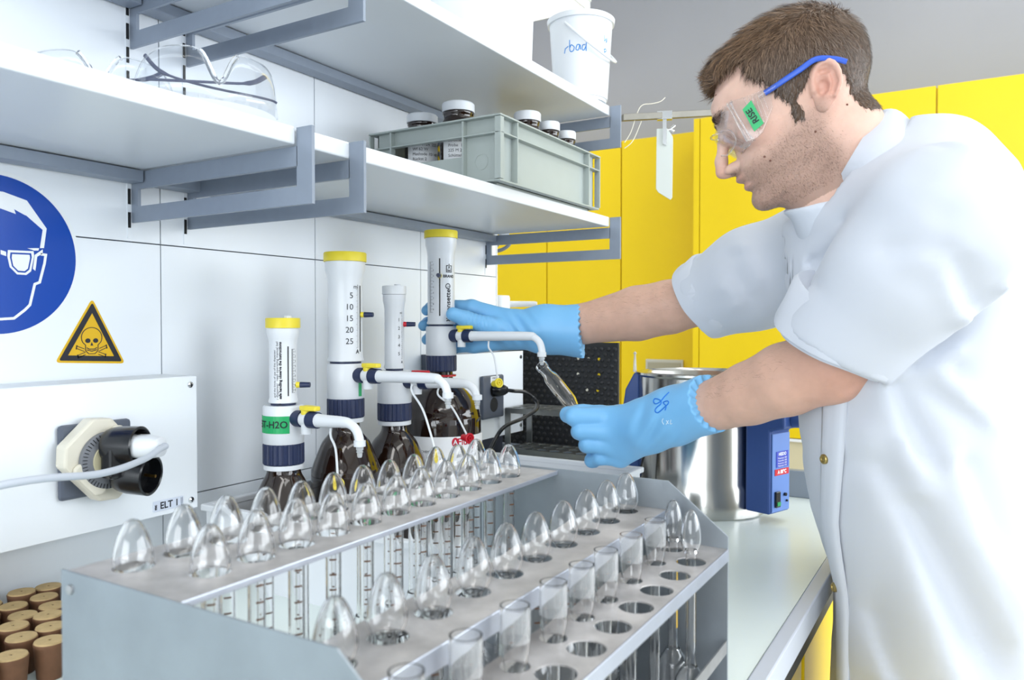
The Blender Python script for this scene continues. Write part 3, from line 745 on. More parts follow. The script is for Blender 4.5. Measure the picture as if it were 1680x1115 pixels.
    if marks.get('logo') is not None:
        a = marks['logo']; z = zt + T * .60; w_ = .0062 / tube_r
        for (u0, u1, v0, v1) in ((-1, -.75, 0, .013), (.75, 1, 0, .013), (-1, 1, 0, .0014), (-1, -.3, .0116, .013), (.3, 1, .0116, .013), (-.14, .14, .0080, .0155)):
            patch_cyl(tx, (0, 0, 0), tube_r + .0004, a + u0 * w_, a + u1 * w_, z + v0, z + v1, 2)
        for sg_ in (-1, 1):
            q = [(0.1, .0095), (.22, .0095), (.62, .0022), (.46, .0022)]
            tx.add([((tube_r + .0004) * math.cos(a + sg_ * uu * w_), (tube_r + .0004) * math.sin(a + sg_ * uu * w_), z + vv) for uu, vv in q], [(0, 1, 2, 3)])
        patch_cyl(tx, (0, 0, 0), tube_r + .0004, a - .46 * w_, a + .46 * w_, z + .0022, z + .0042, 2)
    tx.build('lettering', M['ink'], c, smooth=0, recalc=False)
    # discharge valve and tube
    nz = Vector(noz_px) - Vector((x, y, ZT)); nz.z = 0; L = nz.length; nd = nz.normalized()
    zo = zb + .036; o = Vector((0, 0, zo))
    MB().cyl(o + nd * .026, o + nd * .040, .0115, .0118).build('valve_nut', M['navy'], c)
    MB().lathe([(.0098, .0405), (.0098, .0545)], 28, o, nd).build('valve_body', M['whitep'], c)
    MB().cyl(o + nd * .0475 - Vector((0, 0, .003)), o + nd * .0475 - Vector((0, 0, .020)), .0078, .0074).build('valve_stub', M['whitep'], c)
    MB().cyl(o + nd * .055, o + nd * .070, .0118, .0112).build('valve_nut', M['navy'], c)
    lv = M['yellowp'] if lever == 'yellow' else M['redp']
    side = nd.cross(Vector((0, 0, 1)))
    lb_ = MB(); q0 = o + nd * .040 + Vector((0, 0, .0125))
    lb_.prism([q0 + nd * a + side * b_ for a, b_ in ((0, -.007), (.012, -.008), (.030, -.005), (.030, .005), (.012, .008), (0, .007))], (0, 0, .0065))
    lb_.cyl(o + nd * .0475 + Vector((0, 0, .006)), o + nd * .0475 + Vector((0, 0, .0135)), .0075)
    lb_.build('valve_lever', lv, c, smooth=0, bevel=.0015)
    zt_ = tip_off
    e = Vector((0, 0, zo))
    path = [o + nd * .066, o + nd * .085, o + nd * (L - .030) + Vector((0, 0, .001)), o + nd * (L - .016) + Vector((0, 0, -.001)), o + nd * (L - .005) + Vector((0, 0, -.009)), o + nd * L + Vector((0, 0, -.022)), o + nd * L + Vector((0, 0, zt_ + .016))]
    pp = catmull(path, 5); k = len(pp)
    rr = [.0100 + (.0060 - .0100) * min(1, i / (k * .52)) for i in range(k)]
    MB().tube(pp, rr, 16).build('discharge_tube', mat('milky_plastic', '#dfe3e8', 0.3), c, smooth=50)
    pt = o + nd * L + Vector((0, 0, zt_))
    MB().lathe([(.0078, .0145), (.0078, .022), (.0062, .0225)], 20, pt).build('tube_ferrule', M['whitep'], c)
    MB().lathe([(.0026, 0), (.0034, .002), (.0036, .006), (.0048, .007), (.0036, .0085), (.0048, .010), (.0050, .0145)], 18, pt).build('nozzle_tip', M['clearp'], c)
    return c, o, nd, L
def tether(c, o, nd, at_, end, col, axis, mid=None):
    """closure cap on its strap"""
    a = o + nd * at_ + Vector((0, 0, -.0085)); e = Vector(end)
    m = mid or (a * .35 + e * .65 + Vector((0, 0, -.012)))
    s_ = MB().tube(catmull([a, a + Vector((0, 0, -.012)), a * .6 + e * .4 + nd * .004, e], 7), .0016, 8).build('cap_strap', M['whitep'], c)
    ax = Vector(axis).normalized()
    k = MB().lathe([(.0052, -.014), (.0060, -.006), (.0060, 0), (.0085, .001), (.0085, .0035), (.0062, .004), (.0056, .002), (0, .001)], 24, e, ax).build('closure_cap', col, c)
    MB().lathe([(.0032, .0016), (.0034, .004), (.0022, .004), (.0020, .0012)], 14, e, ax).build('closure_plug', col, k)
va = lambda x, y: math.atan2(-1.0 - y, -x)
toCam = lambda x, y: Vector((-x, -1.0 - y, 0)).normalized()

x, y = 0.778, -0.159; A = va(x, y)
c, o, nd, L = dispenser(x, y, 0.1525, 0.0495, 'conical', 'smallest brown bottle with green H2O tape, first of the four dispensers', (0.7709, -0.3072, 1.1070), -0.043, .0192, .105, 'yellow', 'yellow',
    dict(slider=A + 1.25, slot=A + .35, pos=.24, fine=A + .62, text=[('Bottle-top dispenser  read operating manual before use', A - .42, .42, .0052, True, 0), ('For safe handling observe the instructions', A - .20, .40, .0052, True, .00022), ('and the limits of use of this dispenser', A - .62, .40, .0044, True, 0)]))
g = MB(); patch_cyl(g, (0, 0, 0), .0287, A - 1.9, A + .28, .1525 + .029 + .016, .1525 + .029 + .040, 14); gt = g.build('green_tape', M['greenp'], c, smooth=0, solid=.0004)
g = MB(); text_cyl(g, 'EST-H2O', .0135, (0, 0, 0), .0293, A + .20, .1525 + .057, align='RIGHT', bold=.0002); g.build('lettering', M['ink'], gt, smooth=0, recalc=False)
tether(c, o, nd, .095, o + nd * .108 + Vector((0, 0, -.082)), M['yellowp'], toCam(x, y))

x, y = 0.898, -0.165; A = va(x, y)
c, o, nd, L = dispenser(x, y, 0.206, 0.0525, 'round', 'brown round-shouldered bottle with a 25 ml dispenser, second of the four', (0.8875, -0.3654, 1.1182), -0.040, .0262, .152, 'yellow', 'yellow',
    dict(slider=A + 1.15, slot=A + .98, pos=.47, nums=['5', '10', '15', '20', '25'], num_ang=A + .52, size=.0125, numoff=.05))
g = MB(); patch_cyl(g, (0, 0, 0), .0286, A + .75, A + .98, .206 + .029 + .004, .206 + .029 + .030, 4); g.build('green_tape', M['greenp'], c, smooth=0, solid=.0004)
tether(c, o, nd, .135, o + nd * .160 + Vector((0, -.02, -.110)), M['yellowp'], toCam(x, y))
g = MB(); patch_cyl(g, (0, 0, 0), .0542, A + .3, A + 1.2, .045, .070, 8); g.build('green_tape', M['greenp'], c, smooth=0, solid=.0004)

x, y = 1.015, -0.165; A = va(x, y)
c, o, nd, L = dispenser(x, y, 0.189, 0.0530, 'round', 'brown bottle with a slim all-white 5 ml dispenser, third of the four', (1.0168, -0.3290, 1.1020), -0.038, .0162, .123, 'white', 'red',
    dict(slider=A + 1.35, slot=A + 2.6, pos=.60, red=1, nums=['1', '2', '3', '4', '5'], num_ang=A + .62, size=.0078, numoff=.02))
tether(c, o, nd, .09, o + nd * .118 + Vector((0, -.03, -.085)), M['redp'], toCam(x, y) + Vector((.5, -.2, 0)))
g = MB(); patch_cyl(g, (0, 0, 0), .0547, A - .2, A + 1.2, .060, .085, 8); g.build('green_tape', M['greenp'], c, smooth=0, solid=.0004)

x, y = 1.169, -0.149; A = va(x, y)
c, o, nd, L = dispenser(x, y, 0.262, 0.0735, 'big', 'largest brown bottle with a white label, dispenser gripped by the blue glove', (1.1579, -0.3668, 1.1823), -0.048, .0248, .158, 'yellow', 'yellow',
    dict(slider=A - .12, slot=A - .10, pos=.56, fine=A - .95, logo=A + .62, text=[('BRAND', A + .62, .555, .0072, False, .0002), ('Dispensette®', A + .56, .235, .0135, True, .0003)]))
g = MB(); patch_cyl(g, (0, 0, 0), .0752, A - 1.3, A + 1.55, .012, .150, 40); pl4 = g.build('paper_label', M['paper'], c, smooth=60, solid=.0004)
rd = MB(); text_cyl(rd, 'Fluka', .0175, (0, 0, 0), .0758, A + .62, .140, bold=.0003)
a0 = A + .33
rd.add([(.0758 * math.cos(a0 + .085 * math.cos(q)), .0758 * math.sin(a0 + .085 * math.cos(q)), .140 + .0085 * math.sin(q)) for q in np.linspace(0, 2 * math.pi, 21)[:-1]], [tuple(range(20))])
rd.build('red_lettering', M['inkr'], pl4, smooth=0, recalc=False)
bl = MB(); text_cyl(bl, 'A', .012, (0, 0, 0), .0762, a0, .140, bold=.0002)
bl.build('white_letter', M['paper'], pl4, smooth=0, recalc=False)
bl = MB()
for s_, z_, sz in (('84720', .126, .006), ('Sulfuric acid', .115, .010), ('91% Gerber', .102, .010), ('H2SO4  2.5 L', .090, .007)): text_cyl(bl, s_, sz, (0, 0, 0), .0758, A + .27, z_, align='LEFT')
for s_, z_, sz in (('SIGMA CHEMICALS', .124, .006), ('Tel +41 81', .118, .005)): text_cyl(bl, s_, sz, (0, 0, 0), .0758, A - .75, z_, align='LEFT')
bl.build('lettering', M['ink'], pl4, smooth=0, recalc=False)
NOZ4 = Vector((x, y, ZT)) + o + nd * L + Vector((0, 0, -.048))
tether(c, o, nd, .108, o + nd * .128 + Vector((0, 0, -.082)), M['yellowp'], nd * .8 + toCam(x, y) * .5 + Vector((0, 0, .2)))

# ------------------------------------------------------------------ glasses, crate, jars, buckets on the shelves
def safety_glasses(name, loc, rz, label, k=1.0):
    g = empty(name, loc, label, 'safety glasses', 'clear safety glasses on the lower shelf', rz)
    R = .078; n = 60
    def hgt(u): return (.052 - .034 * math.exp(-(u / .13) ** 2)) * (1 - abs(u) ** 5 * .75)
    rows = []
    for f in (0, .25, .5, .75, 1):
        r = []
        for i in range(n + 1):
            u_ = -1 + 2 * i / n; a = u_ * 1.25
            r.append((R * math.sin(a), -R * math.cos(a) * 0.85 + .004 * f, .002 + hgt(u_) * f * k))
        rows.append(r)
    b = MB().grid(rows); b.build('lens', M['lens'], g, smooth=60, solid=.0018)
    e = MB(); e.tube(rows[-1], .0008, 6); e.build('lens_edge', M['rib'], g)
    nb = [rows[-1][i] for i in range(24, 37)]
    MB().tube([offset(p, (0, .001, .001)) for p in nb], .0028, 8).build('nose_bridge', M['rib'], g)
    for s_ in (-1, 1):
        a = Vector((s_ * R * math.sin(1.2), -R * math.cos(1.2) * .85, .020))
        MB().tube(catmull([a, a + Vector((-s_ * .012, .004, .004)), a + Vector((-s_ * .07, .014 + .008 * s_, .012)), a + Vector((-s_ * .115, .012 + .008 * s_, .018)), a + Vector((-s_ * .135, .010, .030))], 6), [.0018] * 6 + [.0020] * 12 + [.0034] * 7, 10, flat=.6).build('temple', mat('smoky_temple', '#4a5068', 0.3), g)
    return g
safety_glasses('safety_glasses', (0.568, -0.266, ZL), math.radians(-24), 'clear safety glasses lying upside down nearest the shelf edge')
safety_glasses('safety_glasses', (0.505, -0.175, ZL), math.radians(-32), 'clear safety glasses half hidden behind the other pair', .88)

cr = empty('storage_crate', (1.275, -0.195, ZL), 'grey stacking crate with ribbed rim holding brown jars', 'crate')
cx0, cx1, cy0, cy1, ch = -.195, .195, -.138, .142, .1125
inset = .012
b = MB()
b.box(cx0 + inset, cx1 - inset, cy0 + inset, cy0 + inset + .003, .004, ch); b.box(cx0 + inset, cx1 - inset, cy1 - inset - .003, cy1 - inset, .004, ch)
b.box(cx1 - inset - .003, cx1 - inset, cy0 + inset, cy1 - inset, .004, ch)
# left end with the hand opening
w0, w1 = cy0 + .075, cy1 - .050
b.box(cx0 + inset, cx0 + inset + .003, cy0 + inset, w0, .004, ch); b.box(cx0 + inset, cx0 + inset + .003, w1, cy1 - inset, .004, ch)
b.box(cx0 + inset, cx0 + inset + .003, w0, w1, .004, .052); b.box(cx0 + inset, cx0 + inset + .003, w0, w1, .086, ch)
b.box(cx0 + .02, cx1 - .02, cy0 + .02, cy1 - .02, .0005, .005)
b.build('walls', M['crate'], cr, smooth=0, bevel=.0006)
def ring(z, t, i0=0.0, name='rim'):
    b = MB(); q = inset + .001
    b.box(cx0 + i0, cx1 - i0, cy0 + i0, cy0 + q, z, z + t); b.box(cx0 + i0, cx1 - i0, cy1 - q, cy1 - i0, z, z + t)
    b.box(cx0 + i0, cx0 + q, cy0 + q, cy1 - q, z, z + t); b.box(cx1 - q, cx1 - i0, cy0 + q, cy1 - q, z, z + t)
    b.build(name, M['crate'], cr, smooth=0, bevel=.0008)
ring(ch - .003, .003); ring(.082, .0025, 0.001, 'middle_rim'); ring(.004, .003, .002, 'base_rim')
for yy in (cy0 + .001, cy0 + .0735, cy1 - .052, cy1 - .004): MB().box(cx0 + .0005, cx0 + inset, yy, yy + .003, .008, ch - .004).build('rib', M['crate'], cr, smooth=0)
for xx in (cx0 + .055, cx1 - .055, cx0 + .001, cx1 - .004): MB().box(xx, xx + .003, cy0 + .0005, cy0 + inset, .008, ch - .004).build('rib', M['crate'], cr, smooth=0)
MB().lathe([(.0135, -.0002), (.0135, .0007), (.0120, .0007), (.0120, -.0002)], 28, (cx0 + inset, cy0 + .045, .040), (-1, 0, 0), capa=False, capb=False).build('embossed_emblem', M['crate'], cr)

def jar(name, loc, R, H, label, lab=None):
    j = empty(name, loc, label, 'jar', 'brown jars with white lids in the grey crate')
    MB().lathe([(0, 0), (R - .003, 0), (R, .004), (R, H * .70), (R * .96, H * .76), (R * .80, H * .81), (R * .80, H * .855), (R * .84, H * .865), (R * .84, H * .885), (R * .8, H * .89), (R * .8, H * .91)], 40).build('glass', M['amber'], j, smooth=50)
    MB().lathe([(R * .86, H * .895), (R * .88, H * .90), (R * .88, H * .985), (R * .82, H), (0, H)], 40).build('lid', M['whitep'], j)
    if lab:
        a = math.atan2(-1.0 - loc[1], -loc[0])
        g = MB(); patch_cyl(g, (0, 0, 0), R + .0004, a - .9, a + 1.0, H * .22, H * .66, 14); l_ = g.build('paper_label', M['paper'], j, smooth=60)
        g = MB()
        for i, s_ in enumerate(lab): text_cyl(g, s_, .0075, (0, 0, 0), R + .0009, a - .55, H * .60 - i * .0088, align='LEFT')
        g.build('lettering', M['ink'], l_, smooth=0, recalc=False)
    return j
CZ = ZL + .0055
jar('sample_jar', (1.158, -.1150, CZ), .0325, .149, 'brown jar nearest the wall in the crate', ['N0906124  225 M 1', 'Wf 62 W', 'Methode 10148192', 'Rückst 2'])
jar('sample_jar', (1.152, -.2000, CZ), .0330, .157, 'tallest brown jar in the crate', ['225 M 1', 'Schüttelmischer', 'Probe  10148192', '225 M 2', 'Schüttelmischer', '10148193'])
jar('sample_jar', (1.2946, -.2600, CZ), .0295, .165, 'brown jar just right of the front corner of the crate')
jar('sample_jar', (1.355, -.2755, CZ), .0233, .158, 'second brown jar along the front side of the crate')
jar('sample_jar', (1.420, -.2790, CZ), .0225, .153, 'smallest brown jar at the far end of the crate')

def bucket(name, loc, r0, r1, H, label):
    b = empty(name, loc, label, 'bucket', 'white plastic buckets on the upper shelf')
    MB().lathe([(0, 0), (r0 * .95, 0), (r0 * .955, .006), (r0, .0065), (r1, H - .012), (r1 + .004, H - .012), (r1 + .0055, H - .002), (r1 + .003, H), (r1 - .001, H - .001), (r0 - .002, .008), (0, .006)], 64).build('pail', M['whitep'], b, smooth=40)
    return b
bk1 = bucket('white_bucket', (1.205, -.215, ZU), .092, .102, .30, 'large white bucket cut off by the top edge of the picture')
bk2 = bucket('white_bucket', (1.51, -.268, ZU), .0565, .0665, .176, 'smaller white bucket with blue handwriting and a hanging handle')
dcam = toCam(1.51, -.268); sd = dcam.cross(Vector((0, 0, 1))).normalized()   # to the left as seen by the camera
ha = []; sl_ = sd if sd.dot(Vector((-.513, .858, 0))) > 0 else -sd
for i in range(21):
    q = math.pi * i / 20
    ad_ = (dcam * .88 + sl_ * .47); ha.append(ad_ * (.0705 * math.cos(q)) - (sl_ * .88 - dcam * .47) * (.0745 * math.sin(q)) + Vector((0, 0, .152 - .072 * math.sin(q))))
MB().tube(ha, .0027, 10).build('handle', M['whitep'], bk2)
A = math.atan2(dcam.y, dcam.x)
h = MB()
def scrawl(mb, strokes, c, r0, r1, H, ang, z0, s, w, y_=0.0):
    for st_ in strokes:
        P = catmull([(p[0], p[1], 0) for p in st_], 5) if len(st_) > 2 else [Vector((p[0], p[1], 0)) for p in st_]
        q = []
        for p in P:
            z = z0 + p.y * s; r = r0 + (r1 - r0) * z / H + .0003; a = ang + p.x * s / r
            q.append((r * math.cos(a), r * math.sin(a), z))
        mb.tube(q, w, 6)
bad = [[(-.6, .4), (.0, .75)], [(-.55, .5), (-.75, -.3)], [(.25, 1.7), (.28, 0), (.8, -.1), (1.0, .5), (.5, .9), (.3, .5)], [(1.9, .8), (1.5, .8), (1.3, .1), (1.7, 0), (1.95, .8), (2.05, 0)], [(2.8, .8), (2.4, .7), (2.3, .05), (2.6, -.05), (2.9, .5)], [(3.05, 1.5), (2.95, .6), (2.95, -.2)]]
scrawl(h, bad, None, .0565, .0665, .188, A - .42, .095, .0125, .0011)
h.build('handwriting', M['inkb'], bk2, smooth=60)
h = MB()
wp_ = [[(0, 2), (.1, 1)], [(.1, 1), (.5, 1.6), (.6, .9), (.9, 1.8)], [(.1, -.2), (.3, -1)], [(0, -.3), (.5, -.1), (.6, -.5), (.2, -.6)]]
scrawl(h, wp_, None, .0565, .0665, .188, A + .86, .105, .0125, .0010)
h.build('handwriting', M['inkb'], bk2, smooth=60)

# ------------------------------------------------------------------ things at the far end of the bench
mt = empty('rubber_mat', (1.692, -.12, .9), 'black studded rubber mat hung upright behind the bench end', 'mat')
mw0, mw1, mh0, mh1 = -.160, .170, .048, .309
b = MB(); b.box(-.004, .004, mw0, mw1, mh0, mh1); b.build('sheet', M['rubber'], mt, smooth=0)
ns = MB(); hole = MB(); rowi = 0
z = mh0 + .008
while z < mh1 - .006:
    yy = mw0 + .008 + (0.0085 if rowi % 2 else 0)
    while yy < mw1 - .006:
        ns.lathe([(.0052, 0), (.0048, .0022), (.0030, .0034), (0, .0036)], 9, (-.004, yy, z), (-1, 0, 0), capa=False); yy += .017
    z += .0132; rowi += 1
ns.build('studs', M['rubber'], mt, smooth=60, kind='stuff')
pale = mat('pale_hole', '#f1eedf', 0.5)
for i, (yy, zz, cm) in enumerate([(-.115, .270, M['yellow']), (-.088, .270, pale), (-.060, .270, pale), (-.112, .196, M['yellow']), (-.084, .196, pale), (-.115, .233, M['yellow']), (-.06, .233, pale), (-.005, .2, pale), (.01, .130, pale), (.035, .13, pale), (.055, .13, pale)]):
    MB().lathe([(.0034, 0), (.0034, .0006)], 12, (-.0042, yy + .004, zz), (-1, 0, 0)).build('drain_hole', cm, mt)

sr = empty('steel_tube_rack', (1.55, -.234, .9), 'two tier brushed steel tube rack standing empty before the studded mat', 'rack')
def holed_plate(b, x0, x1, y0, y1, z, holes, N=20, t=.0012, cell=None):
    """flat sheet with round holes; holes = [(cx, cy, r)] each in its own rectangular cell cell[i]"""
    for (cx, cy, r), (a0, a1, c0, c1) in zip(holes, cell):
        v = []; f = []
        an = sorted([2 * math.pi * i / N for i in range(N)] + [math.atan2(yy - cy, xx - cx) % (2 * math.pi) for xx in (a0, a1) for yy in (c0, c1)])
        for q in an:
            co, si = math.cos(q), math.sin(q)
            tt = min(((a1 - cx) / co if co > 1e-9 else 1e9), ((a0 - cx) / co if co < -1e-9 else 1e9), ((c1 - cy) / si if si > 1e-9 else 1e9), ((c0 - cy) / si if si < -1e-9 else 1e9))
            v += [(cx + r * co, cy + r * si, z), (cx + tt * co, cy + tt * si, z), (cx + r * co, cy + r * si, z - t), (cx + tt * co, cy + tt * si, z - t)]
        for i in range(len(an)):
            p, q = i * 4, ((i + 1) % len(an)) * 4
            f += [(p, p + 1, q + 1, q), (p + 2, q + 2, q + 3, p + 3), (p, q, q + 2, p + 2)]
        b.add(v, f)
    return b
for nm, zt in (('upper_tier', .1645), ('lower_tier', .0735)):
    b = MB(); hs = []; cs = []
    for i in range(9):
        for j in range(3):
            cx, cy = -.032 + j * .032, -.128 + i * .032; hs.append((cx, cy, .0115)); cs.append((cx - .016, cx + .016, cy - .016, cy + .016))
    holed_plate(b, 0, 0, 0, 0, zt, hs, 16, .001, cs)
    b.box(-.050, -.048, -.148, .148, zt - .012, zt); b.box(.048, .050, -.148, .148, zt - .012, zt); b.box(-.048, .048, -.148, -.144, zt - .012, zt); b.box(-.048, .048, .144, .148, zt - .012, zt)
    b.build(nm, M['brush'], sr, smooth=0)
for x, y in ((-.0525, .134), (.046, .134), (-.0525, -.148), (.046, -.148)): MB().box(x, x + .003, y, y + .014, 0, .163).build('leg', M['brush'], sr, smooth=0)
# kettle-shaped steel water bath
KX, KY = 1.486, -.540
kb = empty('water_bath', (KX, KY, .9), 'round polished steel water bath with blue handle and blue control unit', 'water bath')
MB().lathe([(0, 0), (.121, 0), (.123, .002), (.123, .055), (.1195, .062), (.1195, .252), (.1235, .256), (.1235, .260), (.117, .262), (.113, .255), (.113, .07), (0, .066)], 72).build('vessel', M['steel'], kb, smooth=40)
kdir = toCam(KX, KY); kl = kdir.cross(Vector((0, 0, 1))).normalized()
if kl.y < 0: kl = -kl
def radial_plate(ang_dir, tang, prof, half, name, m, bevel=.003):
    b = MB(); pts = [Vector(ang_dir) * r + Vector((0, 0, z)) + tang * -half for r, z in prof]
    return b.prism(pts, tang * 2 * half).build(name, m, kb, smooth=0, bevel=bevel)
radial_plate(kl, kdir, [(.118, .020), (.137, .020), (.137, .110), (.152, .175), (.145, .225), (.128, .258), (.118, .258)], .016, 'blue_handle', M['bluep'])
MB().lathe([(.0035, 0), (.0028, .02), (.0018, .034), (.0036, .037), (0, .041)], 10, kl * .128 + Vector((0, 0, .2585))).build('glass_knob', M['clearp'], kb)
cdir = (-kl * .80 + kdir * .60).normalized(); ct = cdir.cross(Vector((0, 0, 1))).normalized()
if ct.dot(kdir) < 0: ct = -ct
radial_plate(cdir, ct, [(.1205, .018), (.170, .018), (.170, .165), (.198, .172), (.198, .200), (.165, .212), (.1205, .212)], .032, 'control_unit', M['bluep'], .004)
cu = MB(); fo = cdir * .1705
# control panel on the outward face
def face_pt(a, z, d=.0004): return cdir * (.170 + d) + ct * a + Vector((0, 0, z))
def face_box(a0, a1, z0, z1, t, name, m, parent, d=0.0, bevel=0):
    return MB().prism([face_pt(a0, z0, d), face_pt(a1, z0, d), face_pt(a1, z1, d), face_pt(a0, z1, d)], cdir * t).build(name, m, parent, smooth=0, bevel=bevel)
cpn = face_box(-.027, .027, .022, .160, .002, 'control_panel', M['bluel'], kb, 0.0003)
face_box(-.022, .016, .100, .128, .0006, 'blue_label', mat('label_blue', '#2d3fb2', .4), cpn, .0025)
face_box(-.024, .020, .086, .097, .0006, 'red_label', M['redp'], cpn, .0025)
tl = MB(); ux = -ct if (-ct).dot(Vector((.513, -.858, 0))) > 0 else ct
text_plane(tl, 'HEIDO', .008, face_pt(-.003, .123, .0034), ux, (0, 0, 1), bold=.0002)
for i in range(4): text_plane(tl, 'Wasserbad 1003', .0042, face_pt(-.003, .116 - i * .0045, .0034), ux, (0, 0, 1))
text_plane(tl, 'A 80°C', .009, face_pt(-.002, .0915, .0034), ux, (0, 0, 1), bold=.0003)
tl.build('lettering', M['paper'], cpn, smooth=0)
face_box(.006, .020, .030, .058, .004, 'rocker_switch', M['black'], cpn, .0024, .001)
face_box(.008, .018, .033, .040, .0012, 'green_lamp', mat('green_lens', '#1f8f50', .3), cpn, .0066)
MB().cyl(face_pt(-.012, .05, .0024), face_pt(-.012, .05, .006), .003).build('indicator', M['black'], cpn)
MB().cyl(face_pt(-.018, .038, .0024), face_pt(-.018, .038, .005), .002).build('indicator', M['black'], cpn)
kn = MB().cyl(cdir * .1985 + Vector((0, 0, .187)), cdir * .218 + Vector((0, 0, .187)), .015, .013).build('dial_knob', M['bluep'], kb)
MB().tube(catmull([kl * .10 + kdir * .092 + Vector((0, 0, .12)), kl * .112 + kdir * .088 + Vector((0, 0, .07)), kl * .106 + kdir * .090 + Vector((0, 0, .045)), kl * .112 + kdir * .088 + Vector((0, 0, .004))], 6), .002, 8).build('thin_cable', M['black'], kb)

# tap, plugs, rail with a hanging spatula plate
tp_ = empty('water_tap', (1.86, 0.16, .9), 'white mixer tap with a horizontal lever beyond the end of the partition', 'tap')
MB().cyl((0, 0, -.899), (0, 0, .36), .020).build('column', M['whitep'], tp_)
MB().cyl((0, 0, -.9), (0, 0, -.885), .06, .055).build('foot', M['whitep'], tp_)
MB().lathe([(.024, .355), (.034, .365), (.036, .372), (.036, .425), (.034, .432), (0, .434)], 32).build('head', M['whitep'], tp_)
MB().lathe([(.0365, .376), (.0365, .372), (.034, .366)], 32).build('dark_seam', M['slate'], tp_)
MB().tube([(.02, -.02, .408), (.05, -.09, .409), (.053, -.098, .409)], [.0095, .0075, .006], 14).build('lever', M['whitep'], tp_)
MB().tube(catmull([(.0, .0, .20), (.06, .06, .24), (.12, .10, .25), (.15, .12, .2)], 6), .012, 14).build('spout', M['whitep'], tp_)
pz = empty('wall_plugs', (1.62, 0.05, 1.455), 'pair of pale grey plugs with grey leads at the end of the partition', 'plugs')
for i, (x, y) in enumerate(((0.005, -.022), (.022, -.044))):
    MB().lathe([(.010, 0), (.0135, .004), (.0135, .012), (.011, .020), (.008, .024)], 20, (x - .02, y, .012), (.6, -.8, 0)).build('plug', M['cable'], pz)
    MB().tube(catmull([(x - .008, y - .016, .010), (x - .004, y - .02, -.006), (x - .012, y + .004, -.022), (x - .03, y + .07, -.03)], 6), .0045, 10).build('lead', mat('lead_grey', '#7b8594', .5), pz)

rl = empty('metal_rail', (1.557, -.337, 1.69), 'thin metal rail running from the upper shelf end behind the man head', 'rail')
RE = Vector((1.9188, -0.6806, 1.7524)) - Vector((1.557, -.337, 1.69))
RA = Vector((0.006, -.004, .004))
d = (RE - RA).normalized(); sdv = d.cross(Vector((0, 0, 1))).normalized()
b = MB(); b.prism([RA + sdv * -.006 + Vector((0, 0, -.007)), RA + sdv * .006 + Vector((0, 0, -.007)), RA + sdv * .006 + Vector((0, 0, .007)), RA + sdv * -.006 + Vector((0, 0, .007))], RE - RA)
b.build('bar', mat('tarnished_metal', '#85827a', .35, metal=.8, noise=.1, nscale=50), rl, smooth=0, bevel=.001)
MB().cyl(RE + Vector((0, 0, .01)), Vector((RE.x, RE.y, -1.69)), .011).build('post', M['brush'], rl)
MB().cyl(Vector((RE.x, RE.y, -1.69)), Vector((RE.x, RE.y, -1.67)), .12, .11).build('base', M['brush'], rl)
hp = RA + d * .10
hg = empty('hanging_plate', Vector(rl.location) + hp, 'translucent white plastic plate hanging from the rail in a metal clamp', 'plate')
hu = Vector((.35, -.94, 0)).normalized(); hn = hu.cross(Vector((0, 0, 1)))
pts = [(-.017, -.028), (.006, -.028), (.017, -.046), (.018, -.052), (.017, -.178), (.013, -.183), (-.013, -.166), (-.018, -.158)]
MB().prism([hu * a + Vector((0, 0, z)) - hn * .0015 for a, z in pts], hn * .003).build('plastic_sheet', mat('milky_sheet', '#dfe6e4', .35, trans=.25, ior=1.3), hg, smooth=0, bevel=.0008)
MB().prism([hu * a + Vector((0, 0, z)) + hn * .0025 for a, z in ((-.004, -.008), (.004, -.008), (.004, -.066), (-.004, -.062))], hn * .004).build('clamp_bar', M['chrome'], hg, smooth=0)
MB().prism([hu * a + Vector((0, 0, z)) - hn * .0065 for a, z in ((-.004, -.008), (.004, -.008), (.004, -.066), (-.004, -.062))], hn * .004).build('clamp_bar', M['chrome'], hg, smooth=0)
MB().prism([hu * a + Vector((0, 0, .0085)) - hn * .009 for a in (-.016, .016)] + [hu * a + Vector((0, 0, .0085)) + hn * .009 for a in (.016, -.016)], (0, 0, -.018)).build('clamp_head', M['chrome'], hg, smooth=0, bevel=.001)
wn = MB(); w0 = hu * .006 + Vector((0, 0, -.030))
wn.tube([w0, w0 + hu * .006, w0 + hu * .016 + Vector((0, 0, .008))], [.003, .003, .0042], 8, flat=.5); wn.tube([w0 + hu * .006, w0 + hu * .014 + Vector((0, 0, -.006))], [.003, .004], 8, flat=.5)
wn.build('wing_nut', M['chrome'], hg)
sg_ = MB(); p0 = Vector((1.557, -.343, 1.640)); r1 = Vector(rl.location) + RA + d * .035 + Vector((0, 0, .009))
sg_.tube(catmull([p0 + Vector((.004, -.004, 0)), p0 + Vector((.02, -.012, .025)), r1, r1 + d * .012 + Vector((0, 0, .016)), r1 + d * .035 + Vector((0, 0, .018)), r1 + d * .055 + Vector((0, 0, .022)), r1 + d * .066 + Vector((0, 0, .030))], 6), .0009, 6)
sg_.tube(catmull([p0 + Vector((.004, -.004, -.012)), p0 + Vector((.012, -.02, .004)), r1 + d * .01 + Vector((0, 0, -.018))], 6), .0008, 6)
tag(sg_.build('string', M['string']), 'loose pale string tied to the rail beside the upper bracket', 'string')

